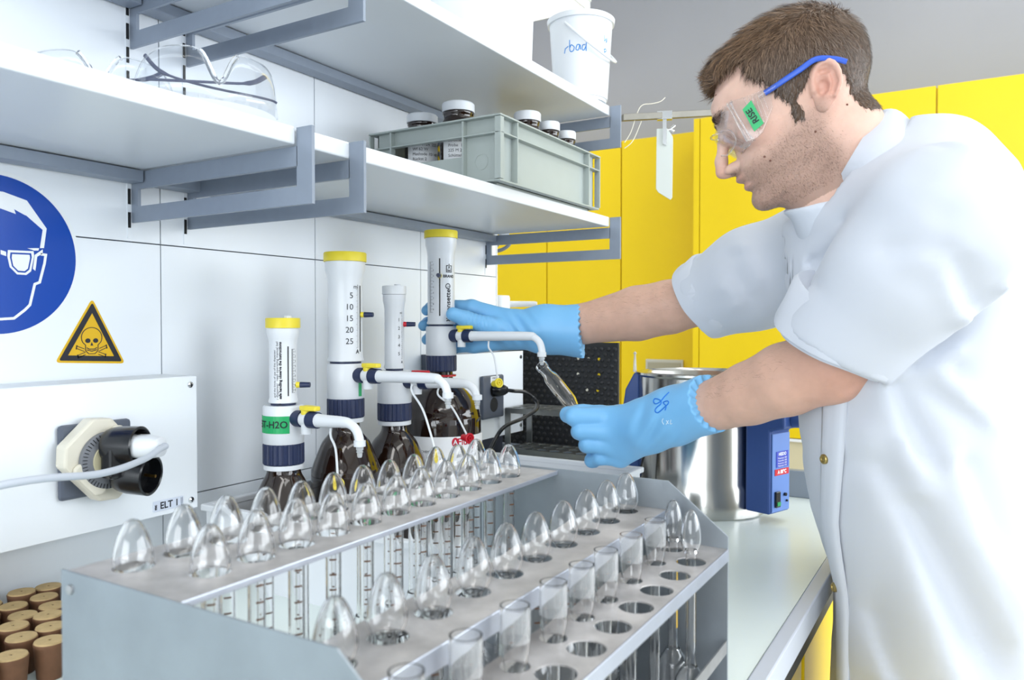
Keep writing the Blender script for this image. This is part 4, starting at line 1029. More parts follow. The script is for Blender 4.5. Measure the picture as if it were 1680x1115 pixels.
# ------------------------------------------------------------------ brown stoppers at the lower left
spots = []
for r in range(7):
    for k in range(6):
        X = .520 - r * .0345 + (k % 2) * .012 - .0; Y = -.036 - k * .0335
        spots.append((X + rng.uniform(-.003, .003), Y + rng.uniform(-.002, .002)))
proto = None
ordn = ['first', 'second', 'third', 'fourth', 'fifth', 'sixth', 'seventh']
for i, (X, Y) in enumerate(spots):
    r, k = divmod(i, 6)
    lab = 'tan-topped brown stopper, %s from the wall, %s row counted from the metal rack' % (ordn[k], ordn[r])
    if proto is None:
        proto = empty('rubber_stopper', (X, Y, .9005), lab, 'stopper', 'brown stoppers standing beside the tube rack')
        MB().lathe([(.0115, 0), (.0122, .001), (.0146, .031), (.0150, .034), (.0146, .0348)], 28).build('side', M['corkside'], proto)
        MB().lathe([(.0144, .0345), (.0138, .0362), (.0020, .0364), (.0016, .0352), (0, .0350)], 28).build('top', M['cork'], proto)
        MB().lathe([(.0015, .0354), (0, .0366)], 10).build('pin_hole', M['dark'], proto)
    else:
        o_ = copy_tree(proto); o_.location = (X, Y, .9005 + rng.uniform(0, .0)); o_['label'] = lab
    (proto if i == 0 else o_).rotation_euler = (0, 0, rng.uniform(0, 6.28))
    q = 1 + rng.uniform(-.05, .08); (proto if i == 0 else o_).scale = (1, 1, q)

# ------------------------------------------------------------------ stepped aluminium rack with glass milk-fat tubes
RX0, RX1 = 0.2670, 0.7200
rack = empty('stepped_tube_rack', ((RX0 + RX1) / 2, -.66, .9), 'worn aluminium three step rack full of glass tubes in the foreground', 'rack')
rc = (RX0 + RX1) / 2
lx = lambda x: x - rc
ly = lambda y: y + .66
Z1, Z2, Z3 = .2010, .1750, .1455            # tier heights above the bench
prof = [(-.517, 0), (-.517, .2030), (-.7455, .2030), (-.8035, .1570), (-.8035, 0)]
for x, nm in ((RX0, 'end_plate'), (RX1 - .0016, 'end_plate')):
    MB().prism([(lx(x), ly(y), z) for y, z in prof], (.0016, 0, 0)).build(nm, M['plate'], rack, smooth=0, bevel=.0004)
for x, s_ in ((RX0 + .0016, 1), (RX1 - .0016, -1)):
    b = MB()
    for (ya, yb, z) in ((-.517, -.6245, Z1 - .0026), (-.685, -.744, Z2 - .0026), (-.7445, -.8030, Z3 - .0026)):
        b.box(*sorted((lx(x), lx(x + s_ * .012))), ly(yb), ly(ya), z - .0012, z)
    b.build('fixing_tab', M['metal'], rack, smooth=0)
    for y, z in ((-.527, .192), (-.735, .166), (-.790, .135)):
        MB().lathe([(.0032, 0), (.0030, .0012), (0, .0018)], 12, (lx(RX0 if s_ > 0 else RX1), ly(y), z), (-s_, 0, 0)).build('rivet', M['metal'], rack)
X0, X1 = RX0 + .0018, RX1 - .0018
def tier(name, y0, y1, z, holes, lip, scallop=0.0):
    """holes: list of rows [(y, r, [x...])]; every row fills its own band"""
    b = MB(); bands = []
    rows = sorted(holes, key=lambda q: q[0])
    ys = [y0] + [(rows[i][0] + rows[i + 1][0]) / 2 for i in range(len(rows) - 1)] + [y1]
    for (yc, r, xs), ya, yb in zip(rows, ys[:-1], ys[1:]):
        xs = sorted(xs); xb = [X0] + [(xs[i] + xs[i + 1]) / 2 for i in range(len(xs) - 1)] + [X1]
        hs = [(lx(x), ly(yc), r) for x in xs]; cs = [(lx(a), lx(c), ly(ya), ly(yb)) for a, c in zip(xb[:-1], xb[1:])]
        holed_plate(b, 0, 0, 0, 0, z, hs, 20, .0012, cs)
    MB().box(lx(X0), lx(X1), ly(y0) - .0014, ly(y0) - .0001, z - lip, z + .0002).build('front_lip', M['lip'], rack, smooth=0, bevel=.0004)
    b.box(lx(X0), lx(X1), ly(y1), ly(y1) + .0012, z - .010, z)
    return b.build(name, M['step'], rack, smooth=0)
R1B = [(.297 + .0355 * i) for i in range(12)]
R1F = [(.315 + .0355 * i) for i in range(12)][:11]
R2 = [(.300 + .0437 * i) for i in range(10)]
R3 = [(.2818 + .0424 * i) for i in range(10)]
RA_ = [.300, .352, .405, .455, .498, .540, .590, .645]
tier('upper_tier', -.6250, -.5175, Z1, [(-.545, .0124, R1B), (-.595, .0124, R1F)], .004)
tier('middle_tier', -.7440, -.6850, Z2, [(-.712, .0122, R2)], .013)
tier('lower_tier', -.8030, -.7455, Z3, [(-.786, .0132, R3), (-.760, .0096, RA_ + [.692])], .011)
for nm, y0, y1, z, hs in (('lower_guide_plate', -.8030, -.5180, .060, None),):
    b = MB(); b.box(lx(X0), lx(X1), ly(-.8030), ly(-.8018), z - .012, z); b.build('lower_guide_bar', M['metal'], rack, smooth=0)
    MB().box(lx(X0), lx(X1), ly(-.5192), ly(-.5180), z - .012, z).build('lower_guide_bar', M['metal'], rack, smooth=0)
MB().box(lx(X0), lx(X1), ly(-.802), ly(-.519), .0012, .0035).build('floor_plate', M['metal'], rack, smooth=0)

WG = .0011
def glass_shell(outer, n=24, close_top=True):
    """hollow glass: outer profile up, inner profile back down"""
    inner = [(max(r - WG, .0012), z) for r, z in outer[1:-1]]
    top = outer[-1]
    P = list(outer) + [(0.0, top[1] - WG)] + inner[::-1] + [(0, outer[0][1] + WG)] if close_top else None
    return MB().lathe(P, n, capa=False, capb=False)
def make_tube(d=0.0):
    """milk-fat tube standing on its mouth: stopper end below, graduated stem, pear bulb on top (z = 0 at the floor plate)"""
    r = empty('butyrometer', (0, 0, 0), '-', 'glass tube')
    o = [(0, 0.002), (.0058, .002), (.0066, .006), (.0066, .018), (.0112, .030), (.0118, .036), (.0118, .078), (.0102, .088), (.0066, .098), (.0058, .104), (.0058, .196), (.0066, .2015), (.0100, .2060), (.0118, .2115), (.0119, .2150), (.0110, .2210), (.0090, .2280), (.0062, .2340), (.0034, .2374), (0, .2385)]
    o = [(a, z - (d if z > .11 else 0)) for a, z in o]
    o = [(p.x, p.y) for p in catmull([(a, z, 0) for a, z in o], 2)]; o = [(max(a, 0), z) for a, z in o]
    glass_shell(o, 22).build('glass', M['glass'], r, smooth=80, recalc=False)
    s = MB()
    for k in range(7 if d < .02 else 5):
        s.lathe([(.00595, .112 + k * .011), (.00595, .1132 + k * .011)], 6, ang=(-2.6, -1.7))
    s.build('graduation_marks', M['brown'], r, smooth=0, kind='stuff')
    MB().lathe([(.0050, 0), (.0050, .0018)], 14).build('stopper_foot', M['corkside'], r)
    return r
FLZ = .9 + .0036
base = make_tube(.0112); base2 = make_tube(.0315)
def put(proto, loc, label, group, rz, first):
    o = proto if first else copy_tree(proto)
    o.location = loc; o.rotation_euler = (0, 0, rz); o['label'] = label; o['group'] = group
    return o
num = ['first', 'second', 'third', 'fourth', 'fifth', 'sixth', 'seventh', 'eighth', 'ninth', 'tenth', 'eleventh', 'twelfth']
cnt = 0
for rowname, y, xs, top in (('wall-side row of the upper step', -.545, R1B, Z1), ('room-side row of the upper step', -.595, R1F, Z1), ('middle step', -.712, R2, Z2)):
    for i, xx in enumerate(xs[::-1]):
        if xx > .705: continue
        o = put(base if top == Z1 else base2, (xx + rng.uniform(-.001, .001), y + rng.uniform(-.0008, .0008), FLZ), 'pear-tipped glass tube, %s from the far plate, %s' % (num[i], rowname), 'pear-tipped glass tubes in the stepped rack', rng.uniform(-.4, .4), cnt == 0 or (top == Z2 and i == 0))
        o.scale = (1, 1, 1 + rng.uniform(.0, .012)); cnt += 1
# shorter shape for the middle step stands lower: its mouth passes through the floor plate only by the foot
def make_open():
    r = empty('glass_funnel_tube', (0, 0, 0), '-', 'glass tube')
    o = [(.0046, .004), (.0046, .120), (.0062, .138), (.0086, .150), (.0093, .156), (.0093, .1795)]
    P = o + [(.0083, .1795), (.0083, .156), (.0076, .150), (.0053, .138), (.0036, .120), (.0036, .004)]
    b = MB().lathe(P + [P[0]], 22, capa=False, capb=False); b.build('glass', M['glass'], r, smooth=40, recalc=False)
    MB().lathe([(.00945, .158), (.00945, .178)], 20, capa=False, capb=False).build('ground_joint', M['frost'], r)
    return r
fo = make_open()
for i, xx in enumerate(RA_[::-1]):
    put(fo, (xx, -.7600, FLZ), 'open-topped glass tube with a flared mouth, %s from the far plate' % num[i], 'open glass tubes behind the lower step', rng.uniform(0, 6), i == 0)
def make_flask():
    r = empty('glass_flask_tube', (0, 0, 0), '-', 'glass tube')
    o = [(0, 0), (.011, .0006), (.0135, .006), (.0140, .030), (.0125, .040), (.0065, .050), (.0046, .058), (.0046, .146), (.0060, .150), (.0085, .157), (.0090, .164), (.0080, .173), (.0058, .182), (.0032, .1865), (0, .1880)]
    o = [(max(p.x, 0), p.y) for p in catmull([(a, z, 0) for a, z in o], 2)]
    glass_shell(o, 22).build('glass', M['glass'], r, smooth=80, recalc=False)
    s = MB(); s.lathe([(.0047, .07), (.0047, .135)], 6, ang=(-2.4, -1.9)); s.build('graduation_strip', mat('yellow_scale', '#c9a53c', .5), r, smooth=0)
    return r
fl = make_flask()
put(fl, (.6920, -.7600, FLZ), 'glass tube with a slim tip in front of the far plate, taller of the two', 'slim-tipped glass tubes on the lower step', 0.3, True)
put(fl, (.6634, -.7860, FLZ), 'glass tube with a slim tip nearer the room, just before its twin', 'slim-tipped glass tubes on the lower step', 1.3, False)

# ------------------------------------------------------------------ butyrometer held under the nozzle
va_ = Vector((1.1567, -0.3687, 1.1804)); vb_ = Vector((1.1265, -0.4498, 1.1117))
vd = (vb_ - va_).normalized(); VL = (vb_ - va_).length
vt = empty('butyrometer', va_, 'clear glass tube held slanted under the nozzle by the blue glove', 'glass tube')
o = [(.0108, -.004), (.0108, .002), (.0092, .005), (.0092, .019), (.0122, .027), (.0130, .034), (.0130, VL * .70), (.0125, VL * .78), (.0085, VL * .90), (.0062, VL * .96), (.0060, VL + .055), (0, VL + .058)]
inn = [(max(r - .0016, 0), z) for r, z in o[:-1]][::-1]
MB().lathe(o + [(0, VL + .056)] + inn + [o[0]], 32, (0, 0, 0), vd, capa=False, capb=False).build('glass', M['glass'], vt, smooth=50)
s = MB()
sdv_ = vd.cross(Vector((0, 0, 1))).normalized()

# ------------------------------------------------------------------ the man
man = empty('person', (1.17, -.96, 0), 'man in a white lab coat, blue gloves and clear goggles leaning over the bench', 'person')
ML = Vector(man.location)
def rel(V): return V - np.array(ML)[None]
U = .000754
EAR = np.array((1.0279, -0.8275, 1.5197))
F0 = np.array([-.2, .98, 0]); F0 /= np.linalg.norm(F0); LT = np.array([-F0[1], F0[0], 0]); ZZ = np.array([0, 0, 1.0])
TH = math.radians(27)
FW = F0 * math.cos(TH) - ZZ * math.sin(TH); UP = F0 * math.sin(TH) + ZZ * math.cos(TH)
HR = np.stack([FW, LT, UP], 1)                    # head frame -> world
def h2w(p): return EAR + HR @ (np.array(p, float) * U)
def w2h(P): return ((P - EAR) @ HR) / U
zt_ = [-118, -105, -98, -86, -73, -64, -52, -42, -32, -20, 0, 20, 40, 60, 75, 90]
fr_ = [120, 143, 150, 153, 149, 150, 153, 156, 157, 150, 146, 143, 143, 147, 148, 146]
wd_ = [26, 34, 42, 50, 57, 62, 66, 69, 72, 76, 83, 86, 86, 86, 88, 90]
cx_ = [70, 66, 60, 52, 48, 46, 44, 42, 40, 38, 36, 36, 36, 34, 30, 26]
def head_field(H):
    """H in head units; returns head units"""
    x, y, z = H[:, 0], H[:, 1], H[:, 2]; ay = np.abs(y); HS = np.stack([x, ay, z], 1)
    f = ellip(H, (20, 0, 62), (124, 97, 104))
    cx = np.interp(z, zt_, cx_); a = np.interp(z, zt_, fr_) - cx; w = np.interp(z, zt_, wd_)
    d = x - cx; p = 2.35
    back = cx + 18
    q = np.where(d > 0, d / a, -d / back)
    g = ((np.abs(q) ** p + (ay / w) ** p + 1e-9) ** (1 / p) - 1) * np.minimum(a, w) * .9
    zb = np.where(x > 60, -114, -114 + 56 * np.clip((60 - x) / 58, 0, 1.3))
    g = smax(g, (zb - z) * .85, 12); g = smax(g, z - 92, 10)
    f = smin(f, g, 16)
    f = smin(f, ellip(HS, (132, 24, 66), (17, 28, 9)), 14)                    # brow
    f = smin(f, ellip(HS, (98, 64, 8), (34, 18, 18)), 20)                     # cheekbone
    f = smax(f, -ellip(HS, (152, 36, 38), (15, 18, 13)), 12)                  # eye socket
    f = smin(f, ellip(HS, (126, 33, 37), (17, 18, 16.5)), 4)                  # lid over the eye
    f = smax(f, -chain(HS, [(142, 22, 29), (144, 33, 28), (136, 46, 30)], [1.6, 1.8, 1.4], 1), 2)
    nose = chain(H, [(143, 0, 52), (156, 0, 26), (172, 0, 2), (179, 0, -15)], [9, 9, 10, 11], 6)
    nose = smin(nose, ellip(HS, (161, 13, -20), (14, 9, 9)), 7)
    nose = smin(nose, ellip(H, (166, 0, -25), (14, 5, 5)), 5)
    f = smin(f, nose, 9)
    f = smax(f, -ellip(HS, (168, 7, -29), (7, 3.2, 4)), 2)
    f = smin(f, ellip(H, (150, 0, -41), (16, 25, 7)), 7)                      # lips
    f = smin(f, ellip(H, (145, 0, -59), (15, 22, 7)), 7)
    f = smax(f, -chain(HS, [(169, 0, -50), (162, 12, -51), (148, 25, -56)], [3.2, 3.0, 1.8], 1), 2)
    f = smin(f, ellip(H, (137, 0, -90), (21, 27, 17)), 12)                    # chin
    return f
EA = math.radians(23)
def ear_field(H):
    s = np.sign(H[:, 1]); P = np.stack([H[:, 0], np.abs(H[:, 1]), H[:, 2]], 1) - np.array([-9, 96, 6])
    t = math.radians(24)                                                       # flare outwards
    c, n = math.cos(EA), math.sin(EA)
    u = P[:, 0] * c + P[:, 2] * n; v = -P[:, 0] * n + P[:, 2] * c               # u forward, v along the ear
    w = P[:, 1] + u * math.tan(t) * .9
    Q = np.stack([u, w, v], 1)
    f = ellip(Q, (0, 0, 2), (21, 5.5, 35))
    f = smin(f, ellip(Q, (4, 0, -27), (11, 6, 13)), 6)
    a = np.linspace(-0.35, 4.1, 15)
    ring = [(-1 + 19 * math.cos(q), 4.5, 6 + 29 * math.sin(q)) for q in a]
    f = smin(f, chain(Q, ring, [4.6] * 15, 1), 4)
    ah = [(6, 3, 20), (-6, 4, 12), (-10, 4, -2), (-6, 4, -14), (2, 4, -18)]
    f = smin(f, chain(Q, ah, [3.8] * 5, 1), 4)
    f = smax(f, -ellip(Q, (4, 9, -3), (9.5, 15.5, 12)), 2.5)
    f = smax(f, -ellip(Q, (-1, 8, 21), (10, 9, 5.5)), 2)
    f = smax(f, -chain(Q, [(-11, 8, 14), (-14, 8, 0), (-9, 8, -14)], [4.2, 4.4, 4.0], 1), 2)
    f = smin(f, ellip(Q, (15, 1, -3), (5, 6, 8)), 4)
    return smin(f, cone(Q, (9, -22, 0), (7, -10, 0), 14, 9), 8)
NK0 = np.array((1.0433, -0.8487, 1.4873)); NK1 = np.array((1.0846, -0.8897, 1.3659))
def skin_head(P):
    H = w2h(P)
    f = smin(head_field(H), ear_field(H), 5) * U
    f = smin(f, cone(P, NK0, NK1, .0545, .064), .018)
    return smin(f, cone(P, (1.0224, -0.8162, 1.4283), (1.0655, -0.8581, 1.3582), .030, .050), .020)
lo = np.minimum(NK1, EAR) - .2; 
V, Q = sdf_geo(skin_head, (EAR[0] - .17, EAR[1] - .17, EAR[2] - .19), (EAR[0] + .17, EAR[1] + .17, EAR[2] + .15), .0015)
keepHead = (V, Q)
# arms and trunk
NE, NEc = (1.0615, -0.8383, 1.2015), (1.0954, -0.6736, 1.1348)
def skin_body(P):
    f = chain(P, [(0.9661, -0.9648, 1.3566), (0.9951, -0.9091, 1.2825), (1.0201, -0.8467, 1.2081)], [.050, .045, .043], .02)
    f = smin(f, chain(P, [(1.0173, -0.8422, 1.2036), (1.0273, -0.7915, 1.1832), (1.0477, -0.7409, 1.1615), (1.0708, -0.6810, 1.1383), (1.1047, -0.6119, 1.1143), (1.1002, -0.5757, 1.0998)], [.0440, .0460, .0412, .0348, .026, .022], .006), .015)
    f = smin(f, cone(P, (1.0195, -0.8654, 1.2057), (1.0150, -0.8524, 1.1937), .023, .025), .03)
    g = chain(P, [(1.2857, -0.7878, 1.3584), (1.3055, -0.6857, 1.3295), (1.3258, -0.6040, 1.2964)], [.052, .047, .044], .02)
    g = smin(g, chain(P, [(1.3275, -0.5875, 1.2946), (1.3195, -0.5356, 1.2834), (1.3126, -0.4758, 1.2720), (1.2948, -0.3784, 1.2534), (1.2682, -0.3205, 1.2456), (1.2463, -0.2683, 1.2455)], [.0425, .0470, .0485, .0365, .030, .026], .006), .015)
    f = np.minimum(f, g)
    t = chain(P, [NK1, (1.1039, -0.8954, 1.3013), (1.150, -.945, 1.15), (1.172, -.965, .97)], [.070, .090, .090, .090], .05)
    t = smin(t, cone(P, (0.9661, -0.9648, 1.3533), (1.2857, -0.7878, 1.3584), .045, .045), .04)
    f = smin(f, t, .03)
    for s_ in (-1, 1):
        f = smin(f, chain(P, [(1.172 + s_ * .07, -.985, .90), (1.172 + s_ * .085, -.985, .50), (1.172 + s_ * .10, -.985, .09)], [.070, .055, .042], .02), .03)
    return f
V2, Q2 = sdf_geo(skin_body, (.82, -1.22, .03), (1.52, -.22, 1.52), .0045)
Vb = np.concatenate([V, V2]); Qb = np.concatenate([Q, Q2 + len(V)])
# skin pigment
H = w2h(Vb); hx, hy, hz = H[:, 0], np.abs(H[:, 1]), H[:, 2]
L3 = lambda h: np.array(lin(h)[:3])
base = np.tile(L3('#dcb7a6'), (len(Vb), 1))
isH = np.zeros(len(Vb), bool); isH[:len(V)] = True
def mixc(m, c, k):
    global base
    w = (np.clip(m, 0, 1) * k)[:, None]; base = base * (1 - w) + L3(c)[None] * w
g2 = lambda c, r: np.exp(-(((H - np.array(c)) / np.array(r)) ** 2).sum(1))
HSY = H.copy(); HSY[:, 1] = hy
g3 = lambda c, r: np.exp(-(((HSY - np.array(c)) / np.array(r)) ** 2).sum(1)) * isH
mixc(g3((-12, 104, 4), (26, 18, 36)), '#cf8673', .55)
mixc(g3((185, 0, -14), (18, 20, 16)), '#c98877', .5)
mixc(g3((100, 70, -4), (36, 30, 26)), '#cf9583', .35)
mixc(g3((158, 0, -41), (14, 26, 5.5)) + g3((153, 0, -58), (14, 24, 6)), '#b4726b', .8)
# beard shadow: jaw, chin, moustache, below the sideburn
sd = 1 / (1 + np.exp(-( -22 - hz + np.clip((60 - hx) * .25, -12, 14)) / 6.0)) * (1 / (1 + np.exp(-(hx - 8) / 7))) * (hz > -135) * isH
mou = g3((160, 12, -33), (14, 24, 8))
lips = g3((158, 0, -41), (16, 26, 5)) + g3((153, 0, -58), (16, 24, 6))
mixc(np.clip(sd * .9 + mou - lips, 0, 1), '#7d6355', .62)
arm = (~isH)
mixc(np.exp(-(((Vb - np.array((1.0006, -0.8633, 1.1963))) / .05) ** 2).sum(1)) * arm, '#c98373', .6)
mixc(arm.astype(float), '#c79c85', .5)
def fresh(a): return a
skin = mat('skin', '#cfa693', .48, attr='pigment', noise=.07, nscale=55, bump=.12, bscale=420, sss=.12, spec=.4)
body = np_mesh('body', rel(Vb), Qb, skin, man, smooth_it=0, colors=base)
for v_, c_ in (((131, 40, 97), 0), ((108, 62, -38), 0), ((60, 80, -46), 0), ((92, 80, -20), 0)): pass
mo = MB()
HP = lambda p: Vector(h2w(p)) - ML
def surf_drop(p, d=(0, -1, 0)):
    """march from outside along head-frame direction d until the skin is met"""
    p = np.array(p, float); d = np.array(d, float)
    for _ in range(60):
        f = float((skin_head((EAR + HR @ (p * U))[None].astype(np.float32)))[0]) / U
        if f < .05: break
        p = p + d * max(f, .1) * .8
    return p
for x, z in ((131, 96), (112, -38), (107, -48), (30, -44), (-30, -28)):
    p = surf_drop((x, 140, z)); mo.lathe([(.0014, 0), (.0011, .0006), (0, .0008)], 10, HP(p), HR @ np.array([.1, 1, 0]))
mo.build('moles', mat('mole_brown', '#70483a', .6), man, kind='stuff')

# hair
poly = np.array([(170, 121), (134, 114), (103, 116), (74, 111), (82, 82), (64, 61), (57, 37), (47, 11), (53, -20), (30, -22), (32, 10), (5, 30), (-14, 46), (-34, 42), (-44, 10), (-40, -20), (-46, -45), (-62, -54), (-160, -54), (-160, 240), (220, 240), (220, 121)], float)
def poly_sd(x, z):
    n = len(poly); d = np.full(len(x), 1e9); ins = np.zeros(len(x), bool)
    for i in range(n):
        a, b = poly[i], poly[(i + 1) % n]; e = b - a
        t = np.clip(((x - a[0]) * e[0] + (z - a[1]) * e[1]) / (e @ e), 0, 1)
        d = np.minimum(d, np.hypot(x - a[0] - t * e[0], z - a[1] - t * e[1]))
        c = ((a[1] > z) != (b[1] > z)) & (x < (b[0] - a[0]) * (z - a[1]) / (b[1] - a[1] + 1e-12) + a[0]); ins ^= c
    return np.where(ins, -d, d)
def hair_field(P):
    Hh = w2h(P); x, y, z = Hh[:, 0], Hh[:, 1], Hh[:, 2]
    th = np.clip(2.0 + (z - 10) * .085, 1.5, 10.5)
    f = head_field(Hh); nk = cone(P, NK0, NK1, .0545, .064) / U
    f = smin(f, nk, 22) - th
    f = smin(f, ellip(Hh, (97, 0, 136), (36, 60, 21)), 22)
    f = f + 1.6 * np.sin(x * .16 + np.sin(y * .11) * 2) * np.sin(y * .19 + z * .07) * np.clip((z - 60) / 60, 0, 1)
    sdp = poly_sd(x, z) + 2.0 * np.sin(x * .5 + z * .43) + 1.2 * np.sin(y * .6)
    return smax(f, sdp * .8, 5) * U
Vh, Qh = sdf_geo(hair_field, (EAR[0] - .13, EAR[1] - .15, EAR[2] - .07), (EAR[0] + .16, EAR[1] + .17, EAR[2] + .16), .0024)
hairm = mat('brown_hair', '#5a4637', .5, noise=.35, nscale=260, spec=.35)
hair = np_mesh('hair', rel(Vh), Qh, hairm, man)
def strands(V, Q, n, length, width, flow, lift, mask, bend=.5):
    tri = V[Q]; ctr = tri.mean(1); nr = np.cross(tri[:, 2] - tri[:, 0], tri[:, 3] - tri[:, 1]); ar = np.linalg.norm(nr, axis=1); nr /= ar[:, None] + 1e-12
    w = ar * mask(ctr, nr); idx = rng.choice(len(Q), n, p=w / w.sum())
    uv = rng.random((n, 2)); q = tri[idx]
    p = (q[:, 0] * (1 - uv[:, :1]) + q[:, 1] * uv[:, :1]) * (1 - uv[:, 1:]) + (q[:, 3] * (1 - uv[:, :1]) + q[:, 2] * uv[:, :1]) * uv[:, 1:]
    N = nr[idx]; D = flow(p, N); D = D + rng.normal(0, .22, D.shape); D -= N * (D * N).sum(1)[:, None]; D /= np.linalg.norm(D, axis=1)[:, None] + 1e-9
    L = length(p) * rng.uniform(.6, 1.25, n); S = np.cross(D, N); W = width * rng.uniform(.7, 1.3, n)
    p0 = p - N * .0006; p1 = p + D * (L * .5)[:, None] + N * (L * lift)[:, None]; p2 = p + D * L[:, None] + N * (L * lift * (1.6 - bend))[:, None]
    VV = np.stack([p0 - S * W[:, None], p0 + S * W[:, None], p1 + S * W[:, None] * .8, p1 - S * W[:, None] * .8, p2], 1).reshape(-1, 3)
    k = np.arange(n)[:, None] * 5
    T = np.concatenate([k + np.array([[0, 1, 2]]), k + np.array([[0, 2, 3]]), k + np.array([[3, 2, 4]])])
    return VV, T
def flow_h(p, N):
    Hn = N @ HR; Hp = w2h(p); top = np.clip((Hn[:, 2] - .2) / .6, 0, 1)[:, None]
    side = np.stack([np.clip((Hp[:, 0] + 60) / 160, -.3, .6), np.zeros(len(p)), -np.ones(len(p))], 1)
    fwd = np.tile(np.array([[1.0, 0, .05]]), (len(p), 1))
    fr = (Hp[:, 0] > 118)[:, None]
    d = side * (1 - top) + fwd * top
    d = np.where(fr, np.array([[.8, 0, .25]]), d)
    return d @ HR.T
def len_h(p):
    Hp = w2h(p); return np.clip(.006 + (Hp[:, 2] - 20) * .00010, .0055, .017)
VV, T = strands(Vh, Qh, 30000, len_h, .00026, flow_h, .22, lambda c, n: np.ones(len(c)))
shade = np.clip(rng.normal(.5, .3, 30000), 0, 1)
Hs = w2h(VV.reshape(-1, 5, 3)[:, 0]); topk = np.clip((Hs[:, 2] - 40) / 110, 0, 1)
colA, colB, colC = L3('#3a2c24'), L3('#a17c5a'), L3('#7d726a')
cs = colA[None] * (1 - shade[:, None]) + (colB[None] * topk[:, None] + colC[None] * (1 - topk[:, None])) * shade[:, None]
np_mesh('hair_strands', rel(VV), T, mat('hair_strand', '#6b5240', .45, attr='pigment', spec=.4), hair, colors=np.repeat(cs, 5, 0))['kind'] = 'stuff'
# stubble, eyebrow, arm hair
def msk(c, n):
    Hh = w2h(c); x, y, z = Hh[:, 0], np.abs(Hh[:, 1]), Hh[:, 2]
    s_ = 1 / (1 + np.exp(-(-24 - z + np.clip((60 - x) * .25, -12, 14)) / 5.0)) * (1 / (1 + np.exp(-(x - 12) / 6))) * (z > -122)
    m_ = np.exp(-(((x - 160) / 14) ** 2 + ((y - 12) / 22) ** 2 + ((z + 33) / 7) ** 2))
    l_ = np.exp(-(((x - 156) / 16) ** 2 + (y / 26) ** 2 + ((z + 42) / 6) ** 2)) + np.exp(-(((x - 153) / 16) ** 2 + (y / 24) ** 2 + ((z + 58) / 7) ** 2))
    return np.clip(s_ + m_ * .6 - l_ * 1.5, 0, 1) ** 1.2 + 1e-9
fl_b = lambda p, N: np.tile((HR @ np.array([-.25, 0, -1.0]))[None], (len(p), 1))
VV, T = strands(V, Q, 9000, lambda p: np.full(len(p), .0024), .00007, fl_b, .35, msk)
st_ = np_mesh('stubble', rel(VV), T, mat('stubble_hair', '#4a382d', .6), man); st_['kind'] = 'stuff'
def mskb(c, n):
    Hh = w2h(c); x, y, z = Hh[:, 0], np.abs(Hh[:, 1]), Hh[:, 2]
    return np.exp(-(((y - 32) / 18) ** 4 + ((z - 62 + (y - 32) * .05) / 5) ** 2)) * (x > 110) + 1e-9
VV, T = strands(V, Q, 900, lambda p: np.full(len(p), .007), .00016, lambda p, N: np.sign(w2h(p)[:, 1:2]) * LT[None] - FW[None] * .3, .25, mskb)
np_mesh('eyebrows', rel(VV), T, mat('brow_hair', '#4f3b2d', .6), man)['kind'] = 'stuff'
def mska(c, n): return (n[:, 2] > -.2) * (((c - np.array((1.3084, -0.4774, 1.2980))) ** 2).sum(1) < .012) + (n[:, 2] > .0) * (((c - np.array((1.0418, -0.7181, 1.1894))) ** 2).sum(1) < .012) + 1e-9
VV, T = strands(V2, Q2, 1500, lambda p: np.full(len(p), .010), .00005, lambda p, N: np.tile(np.array([[-.5, .7, .1]]), (len(p), 1)), .18, mska)
np_mesh('arm_hair', rel(VV), T, mat('arm_hair', '#4f3a2c', .6), man)['kind'] = 'stuff'

# goggles on the face (head frame)
gg = MB(); Lp = []
gog = bpy.data.objects.new('goggles', None); COL.objects.link(gog); gog.parent = man; gog['label'] = 'clear safety goggles with blue temples and a green tag'
def hq(p): return HP(p)
rows = []
for k in range(9):
    t = k / 8; z0, z1 = -12, 61
    r = []
    for i in range(33):
        a = -1.25 + 2.5 * i / 32
        zz = z0 + (z1 - z0) * t
        bulge = math.sin(math.pi * min(max(t, 0), 1)) * 8
        x = 96 + (62 + bulge - 26 * abs(t - .62)) * math.cos(a) ** .8 if math.cos(a) > 0 else 96
        nb_ = math.exp(-(a / .22) ** 2) * (30 * (1 - t) ** 1.5)
        r.append(hq((x + (6 if abs(a) > 1 else 0) * 0, 91 * math.sin(a), zz + nb_)))
    rows.append(r)
gg.grid(rows).build('lens', M['lens'], gog, smooth=60, solid=.0016)
ed = MB(); ed.tube(rows[-1], .0016, 6); ed.tube(rows[0], .0014, 6)
ed.tube(catmull([hq((160, 12, 36)), hq((170, 30, 38)), hq((164, 60, 34)), hq((142, 80, 24)), hq((140, 78, 4)), hq((158, 54, -4)), hq((168, 30, 4))], 5), .0011, 6)
ed.build('lens_edge', M['rib'], gog)
